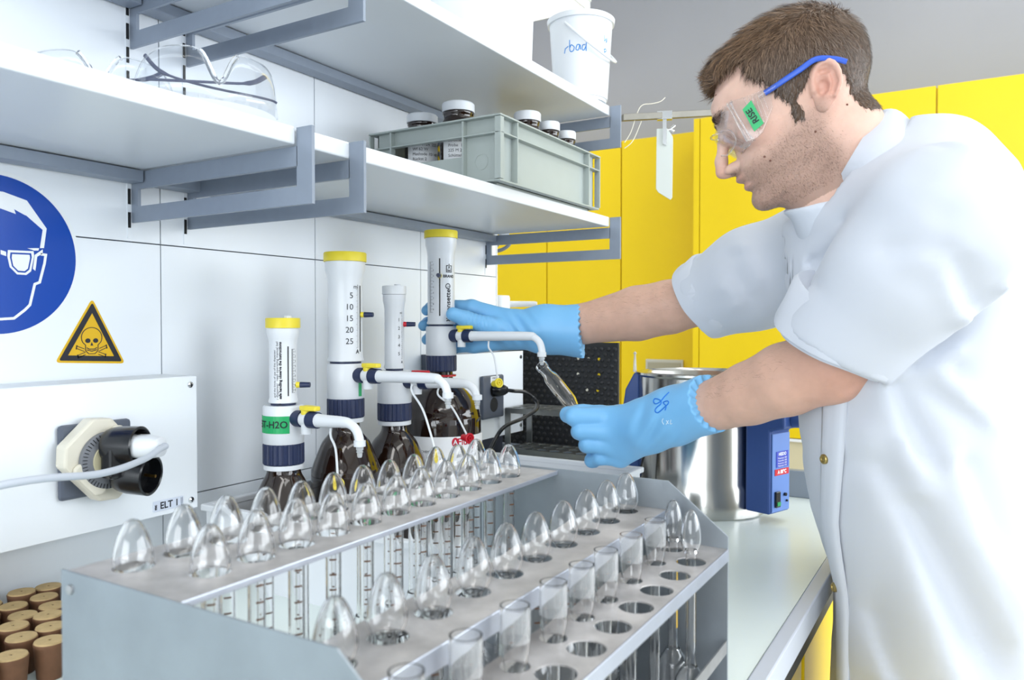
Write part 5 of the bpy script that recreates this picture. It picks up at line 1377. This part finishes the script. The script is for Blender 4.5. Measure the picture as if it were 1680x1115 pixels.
for s_ in (-1, 1):
    Y = 93 * s_
    P = [(126, 60), (66, 47), (62, 40), (70, 18), (100, -9), (114, -12), (126, -10)]
    sh = MB(); sh.prism([hq((x, Y, z)) for x, z in P], Vector(HR @ np.array([0, .0018 * s_, 0]))); sh.build('side_shield', M['lens'], gog, smooth=0)
    ft = MB()
    ft.tube([hq((x, Y + 2 * s_, z)) for x, z in P], .0011, 6, closed=True)
    for k in range(5): ft.tube([hq((74 + k * 5, Y + 2 * s_, 46 + k * 1)), hq((78 + k * 6.5, Y + 2 * s_, 12 - k * 4.4))], .0007, 6)
    ft.tube([hq((100, Y + 2 * s_, 53)), hq((104, Y + 2 * s_, -6))], .0009, 6)
    ft.tube([hq((122, Y + 2 * s_, 58)), hq((120, Y + 2 * s_, -8))], .0014, 6)
    ft.build('shield_ribs', M['rib'], gog)
    tm_ = MB()
    tm_.tube(catmull([hq((70, 96 * s_, 43)), hq((44, 103 * s_, 43)), hq((12, 108 * s_, 44)), hq((-14, 107 * s_, 46)), hq((-36, 103 * s_, 34)), hq((-50, 101 * s_, 20))], 6), .0033, 8, flat=.45, upv=UP).build('temple', mat('blue_temple', '#2a57c0', .35), gog)
    MB().tube([hq((80, 94.5 * s_, 44)), hq((52, 101.5 * s_, 43))], .0042, 8, flat=.5, upv=UP).build('clear_joint', M['lens'], gog)
tgp = [(110, 96, 38), (92, 96, 44), (92, 96, 2), (110, 96, -2)]
b = MB(); b.add([hq(p) for p in tgp], [(0, 1, 2, 3)]); gt = b.build('green_tag', M['greenp'], gog, smooth=0, solid=.0004)
b = MB(); text_plane(b, 'RISE', .0105, hq((101, 97.2, 21)), Vector(HR @ np.array([.08, 0, 1.0])), Vector(HR @ np.array([1.0, 0, -.08])), bold=.0002)
b.build('lettering', M['ink'], gt, smooth=0)

# ------------------------------------------------------------------ lab coat
zk = [.40, .60, .80, .90, 1.00, 1.10, 1.20, 1.30, 1.38, 1.44, 1.49, 1.54]
ck = [(1.178, -1.000), (1.178, -.990), (1.176, -.980), (1.174, -.972), (1.164, -.950), (1.151, -.940), (1.144, -.935), (1.132, -.923), (1.114, -.922), (1.108, -.928), (1.105, -.932), (1.100, -.93)]
ak = [.225, .215, .200, .185, .168, .158, .150, .150, .150, .125, .080, .05]
bk_ = [.180, .165, .150, .142, .150, .152, .152, .150, .138, .105, .068, .04]
ph = [6, 6, 7, 9, 13, 19, 26, 31, 34, 34, 34, 34]
SD = Vector((.83, .56, 0))
def pts_seg(P, pts):
    """closest offset to a polyline, with the part along the trunk's side axis weakened"""
    best = None
    for a, b in zip(pts[:-1], pts[1:]):
        a = np.asarray(a, np.float32); ab = np.asarray(b, np.float32) - a
        t = np.clip(((P - a) @ ab) / float(ab @ ab), 0, 1); d = P - a - t[:, None] * ab
        s_ = d @ np.array([.83, .56, 0], np.float32); d2 = np.maximum((d * d).sum(1) - s_ * s_, 0) + (s_ * .12) ** 2
        best = d2 if best is None else np.minimum(best, d2)
    return best
FOLDS = [  # amplitude (+ raises), width, path
    (.007, .010, [(0.9440, -1.0183, 1.2868), (0.9637, -0.9745, 1.2576), (0.9844, -0.9323, 1.2296)]),
    (-.010, .012, [(0.9706, -1.0244, 1.2767), (0.9898, -0.9798, 1.2443), (1.0100, -0.9370, 1.2122)]),
    (.006, .012, [(1.0136, -0.9430, 1.2122), (0.9953, -0.9922, 1.1670), (0.9919, -1.0265, 1.1428)]),
    (-.005, .014, [(0.9975, -0.9565, 1.1787), (0.9984, -0.9982, 1.1469)]),
    (-.007, .013, [(1.0171, -0.9113, 1.1753), (1.0050, -0.9318, 1.1348), (0.9960, -0.9573, 1.0963)]),
    (.007, .013, [(1.0169, -0.8916, 1.1745), (1.0068, -0.9159, 1.1193), (1.0037, -0.9325, 1.0645)]),
    (-.004, .006, [(0.9717, -0.9888, 1.2346), (0.9684, -1.0044, 1.1960), (0.9627, -1.0157, 1.1634)]),
    (.006, .016, [(1.0077, -0.9383, 1.0856), (1.0004, -0.9880, 1.0029), (0.9946, -1.0401, 0.9197)]),
    (-.007, .018, [(1.0077, -0.9195, 1.0696), (1.0088, -0.9641, 0.9763), (1.0005, -1.0125, 0.8849)]),
    (.006, .018, [(1.0076, -0.9002, 1.0603), (1.0017, -0.9338, 0.9521), (0.9987, -0.9718, 0.8557)]),
    (-.006, .018, [(1.0116, -0.8863, 1.0873), (1.0057, -0.9014, 0.9526), (1.0146, -0.9211, 0.8376)]),
    (.007, .016, [(0.9872, -0.9814, 1.0998), (0.9744, -1.0220, 1.0145), (0.9876, -1.0665, 0.9405)]),
    (-.006, .014, [(0.9858, -0.9988, 1.0950), (0.9758, -1.0437, 1.0173)]),
    (.005, .012, [(1.0355, -0.8661, 1.1269), (1.0376, -0.8736, 1.0294), (1.0304, -0.8856, 0.9205), (1.0326, -0.8930, 0.8314)]),
    (.005, .012, [(0.9565, -1.0030, 1.2223), (0.9584, -1.0461, 1.1981)]), (-.005, .012, [(0.9595, -1.0087, 1.2031), (0.9580, -1.0464, 1.1762)]),
    # shoulder and sleeve of the near arm
    (-.005, .012, [(0.9556, -0.8425, 1.2965), (0.9544, -0.8781, 1.3300), (0.9463, -0.9218, 1.3606)]),
    (.005, .011, [(0.9653, -0.8589, 1.2895), (0.9538, -0.8971, 1.3155), (0.9447, -0.9400, 1.3265)]),
    (-.004, .012, [(0.9093, -0.9589, 1.3230), (0.9184, -0.9754, 1.2918), (0.9309, -0.9970, 1.2731)]),
    (.004, .012, [(0.9220, -0.9415, 1.3120), (0.9313, -0.9584, 1.2799), (0.9408, -0.9751, 1.2607)]),
    (-.004, .008, [(0.9691, -0.9374, 1.4344), (0.9589, -0.9020, 1.4038), (0.9733, -0.8688, 1.3739)]),
    (.004, .010, [(0.9759, -0.9490, 1.4290), (0.9545, -0.9148, 1.3887), (0.9765, -0.8751, 1.3528)]),
    # far sleeve and chest
    (-.006, .009, [(1.1327, -0.7455, 1.3790), (1.1316, -0.7462, 1.3146), (1.1339, -0.7528, 1.2458)]),
    (.006, .010, [(1.1467, -0.7296, 1.3857), (1.1474, -0.7322, 1.3507), (1.1520, -0.7417, 1.3069)]),
    (.006, .010, [(1.1692, -0.7094, 1.3712), (1.1632, -0.7199, 1.3435), (1.1682, -0.7293, 1.3186)]),
    (-.006, .010, [(1.1652, -0.7034, 1.3533), (1.1692, -0.7115, 1.3173), (1.1643, -0.7244, 1.2812)]),
    (.006, .010, [(1.1820, -0.6748, 1.3098), (1.1832, -0.6975, 1.2819), (1.1659, -0.7286, 1.2411)]),
    (-.007, .005, [(1.0827, -0.7973, 1.4032), (1.0665, -0.7924, 1.3341), (1.0632, -0.7907, 1.2464)]), (.005, .006, [(1.0802, -0.7931, 1.4032), (1.0636, -0.7877, 1.3341), (1.0600, -0.7852, 1.2464)]),
    (.006, .010, [(1.1003, -0.7688, 1.3869), (1.1016, -0.7738, 1.3206), (1.1023, -0.7773, 1.2627)]),
    (-.006, .010, [(1.0866, -0.7860, 1.3600), (1.0876, -0.7901, 1.3031), (1.0847, -0.7872, 1.2544)]),
]
FOLDS = [(a * .6, w * 1.3, p) if p[0][0] > 1.13 and p[0][1] > -.80 else (a, w, p) for a, w, p in FOLDS]
def torso(P):
    z = P[:, 2]; cx = np.interp(z, zk, [c[0] for c in ck]); cy = np.interp(z, zk, [c[1] for c in ck])
    a = np.interp(z, zk, ak); b = np.interp(z, zk, bk_); p = np.radians(np.interp(z, zk, ph))
    dx, dy = P[:, 0] - cx, P[:, 1] - cy
    s_ = dx * np.cos(p) + dy * np.sin(p); n = -dx * np.sin(p) + dy * np.cos(p)
    th = np.arctan2(s_, n)
    f = (np.sqrt((s_ / a) ** 2 + (n / b) ** 2) - 1) * np.minimum(a, b)
    wv = np.clip((1.08 - z) / .25, 0, 1)
    f = f + wv * .0035 * np.sin(th * 9 + 3 * np.sin(z * 5)) 
    return smax(smax(f, .42 - z, .01), z - 1.505, .03)
OPN = np.array((1.0026, -0.8498, 1.2280)); ODn = (np.array((1.0069, -0.8314, 1.1874)) - np.array((0.9948, -0.8801, 1.2644))); ODn /= np.linalg.norm(ODn)
OPF = np.array((1.3007, -0.5916, 1.2887)); ODf = (np.array((1.3007, -0.5532, 1.2734)) - np.array((1.2852, -0.6809, 1.3316))); ODf /= np.linalg.norm(ODf)
N_SL = [(0.9604, -0.9650, 1.3580), (0.9663, -0.9279, 1.3104), (1.0016, -0.8541, 1.2266)]
F_SL = [(1.2726, -0.7855, 1.3529), (1.2841, -0.6890, 1.3273), (1.3035, -0.5865, 1.2878)]
def coat_field(P):
    t = torso(P)
    t = smin(t, chain(P, [(0.9661, -0.9648, 1.3586), (1.0799, -0.9003, 1.3930), (1.2750, -0.7896, 1.3529)], [.088, .083, .084], .03), .03)
    ns = chain(P, N_SL, [.088, .077, .074], .02); ns = smax(ns, (P - OPN) @ ODn.astype(np.float32), .004)
    fs = chain(P, F_SL, [.085, .081, .066], .02); fs = smax(fs, (P - OPF) @ ODf.astype(np.float32), .004)
    f = smin(smin(t, fs, .025), ns, .006)
    f = smax(f, -chain(P, [(1.0527, -0.8642, 1.4925), (1.0589, -0.8441, 1.4313), (1.0857, -0.8227, 1.3803)], [.062, .060, .030], .02), .006)
    near = np.abs(f) < .05
    if near.any():
        d = np.zeros(int(near.sum()), np.float32); Pn = P[near]
        for A_, w_, path in FOLDS: d += 1.6 * A_ * np.exp(-pts_seg(Pn, path) / (w_ * w_))
        f = f.copy(); f[near] -= d
    return f
Vc, Qc = sdf_geo(coat_field, (.78, -1.26, .41), (1.50, -.50, 1.56), .0052)
cloth = mat('white_cotton', '#cbd0da', .85, bump=.30, bscale=14, sheen=.1)
coat = np_mesh('lab_coat', rel(Vc), Qc, cloth, man, smooth_it=1)
def cuff(name, c, ax, r0, r1, length, path, parent):
    """rolled sleeve band: hollow, slightly flared, folded edge"""
    ax = np.array(ax) / np.linalg.norm(ax); u = np.cross(ax, [0, 0, 1]); u /= np.linalg.norm(u); w = np.cross(ax, u)
    rows = []; n = 56
    prof = [(r0 * .60, -length * .92), (r0 * .88, -length * .97), (r0 * .99, -length), (r0 * 1.03, -length * .9), ((r0 + r1) / 2, -length * .45), (r1, -.004), (r1 * .985, 0), (r1 * .95, -.002), (r1 * .90, -length * .3), (r0 * .86, -length * .6)]
    for r, t in prof:
        row = []
        for i in range(n + 1):
            a = 2 * math.pi * i / n
            k = 1 + .025 * math.sin(a * 3 + 1) + .018 * math.sin(a * 7 + t * 60)
            tt = t + .006 * math.sin(a * 2 + .6) + path * math.cos(a)
            row.append(tuple(c + ax * tt + (u * math.cos(a) + w * math.sin(a)) * r * k - np.array(ML)))
        rows.append(row)
    return MB().grid(rows).build(name, cloth, parent, smooth=50)
cuff('rolled_cuff', np.array((1.0066, -0.8527, 1.2257)), ODn, .0790, .0800, .058, 0.0, coat)
cuff('rolled_cuff', np.array((1.0066, -0.8527, 1.2257)) + ODn * .010, ODn, .069, .067, .040, 0.004, coat)
cuff('rolled_cuff', np.array((1.3027, -0.5910, 1.2887)), ODf, .072, .070, .040, 0.0, coat)
# collar
def collar_rows():
    top = [(1.0242, -0.8451, 1.4170), (0.9914, -0.8672, 1.4416), (1.0015, -0.8828, 1.4723), (1.0625, -0.8953, 1.5153), (1.1257, -0.8842, 1.5133), (1.1249, -0.8552, 1.4711), (1.1095, -0.8215, 1.4315)]
    out = [(1.0012, -0.8664, 1.3830), (0.9736, -0.9067, 1.4124), (1.0004, -0.9303, 1.4559), (1.0769, -0.9300, 1.4946), (1.1750, -0.9094, 1.4840), (1.1795, -0.8407, 1.4417), (1.1159, -0.7942, 1.4076)]
    inn = [(1.0376, -0.8489, 1.3938), (1.0109, -0.8715, 1.4178), (1.0219, -0.8886, 1.4490), (1.0684, -0.9026, 1.4836), (1.1106, -0.8896, 1.4781), (1.1101, -0.8610, 1.4416), (1.0985, -0.8235, 1.4073)]
    T_, O_, I_ = (catmull(q, 8) for q in (top, out, inn))
    rows = []
    for k in range(5): rows.append([i_.lerp(t_, k / 4) - ML for i_, t_ in zip(I_, T_)])
    for k in range(1, 8):
        s_ = k / 7; rows.append([t_.lerp(o_, s_) + Vector((0, 0, .009)) * math.sin(math.pi * s_) - ML for t_, o_ in zip(T_, O_)])
    return rows
MB().grid(collar_rows()).build('collar', cloth, coat, smooth=60, solid=.0028)
# t-shirt at the throat
def tee(P):
    f = smin(skin_head(P) - .004, chain(P, [(1.0738, -0.8518, 1.3749), (1.0919, -0.8753, 1.3013)], [.050, .055], .03), .02)
    cut = np.array((1.0618, -0.8495, 1.4175), np.float32); nn = np.array((1.0433, -0.8487, 1.4873)) - np.array((1.0727, -0.8699, 1.3659)); nn /= np.linalg.norm(nn)
    return smax(f, (P - cut) @ nn.astype(np.float32), .006)
Vt, Qt = sdf_geo(tee, (.98, -1.10, 1.16), (1.34, -.76, 1.50), .0045)
np_mesh('undershirt', rel(Vt), Qt, mat('white_jersey', '#cdd3dd', .9, bump=.08, bscale=900), man)
# front placket and snaps, laid on the coat's front
def coat_at(z, al, off=0.0):
    """point on the coat at height z seen from the trunk axis in direction al (radians from -x towards +y)"""
    c = np.array([np.interp(z, zk, [q[0] for q in ck]), np.interp(z, zk, [q[1] for q in ck]), z]); d = np.array([-math.cos(al), math.sin(al), 0])
    p = c + d * .34
    for _ in range(80):
        f = float(torso(p[None].astype(np.float32))[0])
        if f < .0006: break
        p = p - d * max(f * .5, .0004)
    return Vector(p + d * off) - ML, Vector(d)
def pl_al(z): return math.radians(np.interp(z, [.5, .75, .9, 1.0, 1.1, 1.2], [44, 42, 44, 38, 30, 26]))
rows = []
for i in range(34):
    z = 1.30 - i * .0245
    rows.append([coat_at(z, pl_al(z) + k * .05, .0005 if k in (0, 5) else .0042)[0] for k in range(6)])
plk = MB().grid(rows).build('placket', cloth, coat, smooth=80, solid=.002)
brass = mat('brass_snap', '#a8945c', .35, metal=.9)
for z in (1.085, .912, .78, .65):
    q, ax = coat_at(z, pl_al(z) + .17, .0062)
    MB().lathe([(.0062, -.002), (.0062, .0012), (.0050, .0024), (.0032, .0022), (.0026, .0012), (0, .0018)], 24, q, ax).build('snap_button', brass, plk)
MB().lathe([(.0042, -.003), (.0042, .0015), (0, .002)], 20, Vector((1.0420, -0.8387, 1.3496)) - ML, (-.7, -.7, .1)).build('snap_button', mat('steel_snap', '#8f9499', .3, metal=.9), coat)

# trousers and shoes
def legs(P):
    f = None
    for s_ in (-1, 1):
        g = chain(P, [(1.172 + s_ * .070, -.985, .86), (1.172 + s_ * .085, -.985, .50), (1.172 + s_ * .10, -.985, .06)], [.085, .078, .070], .03)
        f = g if f is None else smin(f, g, .02)
    return smax(smax(f, .035 - P[:, 2], .01), P[:, 2] - .90, .02)
Vt, Qt = sdf_geo(legs, (.92, -1.16, .02), (1.42, -.80, 1.0), .008)
np_mesh('trousers', rel(Vt), Qt, mat('grey_trousers', '#4b4e57', .85), man)
for s_ in (-1, 1):
    def shoe(P, s_=s_):
        f = chain(P, [(1.172 + s_ * .10, -.985, .055), (1.172 + s_ * .105, -.92, .045), (1.172 + s_ * .11, -.825, .034)], [.048, .045, .036], .02)
        return smax(f, .001 - P[:, 2], .004)
    Vs, Qs = sdf_geo(shoe, (1.172 + s_ * .10 - .08, -1.06, -.01), (1.172 + s_ * .10 + .09, -.76, .13), .006)
    np_mesh('shoe', rel(Vs), Qs, mat('dark_shoe', '#2a2624', .5), man)

# ------------------------------------------------------------------ gloves
glm = mat('blue_rubber_glove', '#7cbcec', .42, noise=.03, nscale=14, bump=.05, bscale=160)
def glove_cut(P, c, ax, amp, nw):
    ax = np.asarray(ax) / np.linalg.norm(ax); u = np.cross(ax, [0, 0, 1]); u /= np.linalg.norm(u); w = np.cross(ax, u)
    d = P - np.asarray(c); a = np.arctan2(d @ w, d @ u)
    return (d @ ax) + amp * np.abs(np.sin(a * nw / 2)) 
CFc = (1.2927, -0.3794, 1.2401); CFax = np.array((1.3101, -0.4238, 1.2479)) - np.array((1.2708, -0.3192, 1.2422))
def far_glove(P):
    mc = [(1.2171, -0.1848, 1.2831), (1.2248, -0.1713, 1.2603), (1.2263, -0.1730, 1.2361), (1.2232, -0.1861, 1.2133)]
    ws = [(1.2436, -0.2594, 1.2580), (1.2503, -0.2554, 1.2477), (1.2501, -0.2555, 1.2364), (1.2456, -0.2582, 1.2274)]
    f = None
    for a, b in zip(ws, mc):
        g = cone(P, a, b, .020, .0155); f = g if f is None else smin(f, g, .014)
    fing = [([(1.2171, -0.1848, 1.2831), (1.2161, -0.1323, 1.2871), (1.1891, -0.1107, 1.2834), (1.1720, -0.1135, 1.2785)], [.0145, .0125, .0115, .0100]),
            ([(1.2248, -0.1713, 1.2603), (1.2175, -0.1241, 1.2593), (1.1872, -0.1048, 1.2546), (1.1670, -0.1101, 1.2500)], [.0145, .0125, .0115, .0102]),
            ([(1.2263, -0.1730, 1.2361), (1.2188, -0.1274, 1.2324), (1.1907, -0.1079, 1.2280), (1.1726, -0.1129, 1.2237)], [.0140, .0120, .0110, .0098]),
            ([(1.2232, -0.1861, 1.2133), (1.2174, -0.1455, 1.2082), (1.1954, -0.1244, 1.2050), (1.1803, -0.1227, 1.2031)], [.0125, .0110, .0100, .0090])]
    fg = None
    for p, r in fing:
        g = chain(P, p, r, .004); fg = g if fg is None else np.minimum(fg, g)
    f = smin(f, fg, .007)
    th = chain(P, [(1.2320, -0.2585, 1.2366), (1.2005, -0.2306, 1.2501), (1.1694, -0.2034, 1.2623), (1.1512, -0.1881, 1.2710)], [.021, .0165, .0142, .0125], .006)
    x = (P - np.array((1.1740, -0.2346, 1.2567), np.float32))
    f = smin(f, th, .010)
    cf = chain(P, [(1.2442, -0.2590, 1.2433), (1.2667, -0.3124, 1.2433), (1.3060, -0.4075, 1.2390)], [.0315, .042, .0540], .02)
    f = smin(f, cf, .018)
    s_ = (P - np.array((1.1770, -0.2392, 1.2655), np.float32)) @ np.array([.513, -.858, 0], np.float32)
    nearT = np.exp(-(((P - np.array((1.1713, -0.2299, 1.2611), np.float32)) / .020) ** 2).sum(1))
    f = f + nearT * .0016 * np.sin(s_ * 900)
    wr = np.exp(-(((P - np.array((1.2248, -0.2809, 1.2490), np.float32)) / .030) ** 2).sum(1))
    f = f + wr * .0025 * np.sin((P @ np.array([.513 * .8, -.858 * .8, .6], np.float32)) * 330)
    return smax(f, glove_cut(P, CFc, CFax, .0045, 22), .0015)
lo_ = np.min([(1.2120, -0.4183, 1.1813), (1.1188, -0.1402, 1.3092), (1.2685, -0.3910, 1.2983), (1.2124, -0.0679, 1.1834)], 0) - .05; hi_ = np.max([(1.2120, -0.4183, 1.1813), (1.1987, -0.0788, 1.3132), (1.2685, -0.3910, 1.2983), (1.2124, -0.0679, 1.1834)], 0) + .05
Vg, Qg = sdf_geo(far_glove, lo_, hi_, .0020)
g1 = np_mesh('glove', rel(Vg), Qg, glm, man); g1['label'] = 'blue rubber glove gripping the dispenser barrel'
CNc = (1.0517, -0.6858, 1.1428); CNax = np.array((1.0317, -0.7408, 1.1731)) - np.array((1.0989, -0.6139, 1.1168))
def near_glove(P):
    mc = [(1.1166, -0.5113, 1.1087), (1.1116, -0.5116, 1.0875), (1.1178, -0.5151, 1.0651), (1.1307, -0.5219, 1.0458)]
    ws = [(1.1090, -0.5800, 1.1174), (1.1050, -0.5816, 1.1078), (1.1048, -0.5817, 1.0978), (1.1084, -0.5803, 1.0872)]
    f = None
    for a, b in zip(ws, mc):
        g = cone(P, a, b, .0235, .0165); f = g if f is None else smin(f, g, .016)
    fing = [([(1.1166, -0.5113, 1.1087), (1.0875, -0.4626, 1.1096), (1.0988, -0.4463, 1.1104), (1.1274, -0.4472, 1.1125)], [.0165, .0145, .0125, .0110]),
            ([(1.1116, -0.5116, 1.0875), (1.0925, -0.4717, 1.0879), (1.1144, -0.4579, 1.0824), (1.1414, -0.4719, 1.0821)], [.0165, .0142, .0125, .0110]),
            ([(1.1178, -0.5151, 1.0651), (1.1015, -0.4800, 1.0664), (1.1218, -0.4673, 1.0608), (1.1478, -0.4797, 1.0602)], [.0162, .0136, .0120, .0105]),
            ([(1.1307, -0.5219, 1.0458), (1.1177, -0.4924, 1.0441), (1.1240, -0.4759, 1.0369), (1.1368, -0.4741, 1.0329)], [.0150, .0118, .0112, .0100])]
    fg = None
    for p, r in fing:
        g = chain(P, p, r, .004); fg = g if fg is None else smin(fg, g, .0022)
    f = smin(f, fg, .007)
    th = chain(P, [(1.1239, -0.5587, 1.1034), (1.1375, -0.5188, 1.1099), (1.1432, -0.4817, 1.1090), (1.1370, -0.4556, 1.1130)], [.020, .0160, .0135, .0115], .006)
    f = smin(f, th, .008)
    f = smin(f, chain(P, [(1.1087, -0.5802, 1.1028), (1.0974, -0.6191, 1.1191), (1.0452, -0.7174, 1.1566)], [.0385, .0395, .0425], .02), .02)
    wr = np.exp(-(((P - np.array((1.0779, -0.5984, 1.1127), np.float32)) / .034) ** 2).sum(1))
    f = f + wr * .0028 * np.sin((P @ np.array([.513, -.858, -.35], np.float32)) * 300)
    return smax(f, glove_cut(P, CNc, CNax, .004, 16), .0015)
q = [(1.0702, -0.4481, 1.1369), (1.1392, -0.4126, 1.0138), (1.0056, -0.7280, 1.1838), (1.1042, -0.7018, 1.0906), (1.1068, -0.5138, 1.0288)]
Vg, Qg = sdf_geo(near_glove, np.min(q, 0) - .05, np.max(q, 0) + .05, .0020)
g2_ = np_mesh('glove', rel(Vg), Qg, glm, man); g2_['label'] = 'blue rubber glove holding the glass tube, blue scribble on its cuff'
# handwriting on the cuff, laid on the rubber
gdir = np.array((1.1482, -0.5868, 1.1279)) - np.array((1.0047, -0.6384, 1.1437)); gdir /= np.linalg.norm(gdir)
def on_glove(p):
    p = np.array(p, float)
    for _ in range(60):
        f = float(near_glove(p[None].astype(np.float32))[0])
        if f < .0004: break
        p = p + gdir * max(f * .7, .0003)
    return Vector(p) - ML
sc_ = MB()
st1 = [(1.0180, -0.6405, 1.1617), (1.0145, -0.6349, 1.1551), (1.0114, -0.6300, 1.1484), (1.0080, -0.6243, 1.1451), (1.0063, -0.6214, 1.1484), (1.0077, -0.6235, 1.1526), (1.0114, -0.6299, 1.1501), (1.0118, -0.6307, 1.1451), (1.0087, -0.6258, 1.1402), (1.0073, -0.6237, 1.1352), (1.0094, -0.6273, 1.1327), (1.0142, -0.6350, 1.1402), (1.0173, -0.6399, 1.1460), (1.0165, -0.6385, 1.1493), (1.0135, -0.6335, 1.1468), (1.0155, -0.6371, 1.1418), (1.0146, -0.6358, 1.1360)]
sc_.tube([on_glove(p) for p in catmull(st1, 4)], .0009, 6)
sc_.build('blue_handwriting', mat('marker_blue', '#1f78d6', .5), g2_)
sc_ = MB()
for st in ([(1.0131, -0.6338, 1.1244), (1.0122, -0.6324, 1.1203), (1.0134, -0.6346, 1.1161)], [(1.0152, -0.6374, 1.1219), (1.0168, -0.6403, 1.1170)], [(1.0169, -0.6402, 1.1219), (1.0151, -0.6374, 1.1161)], [(1.0186, -0.6430, 1.1228), (1.0181, -0.6424, 1.1170), (1.0194, -0.6445, 1.1178)]):
    sc_.tube([on_glove(p) for p in catmull(st, 3)], .0005, 5)
sc_.build('faded_print', mat('faded_white', '#d9e8f2', .6), g2_)
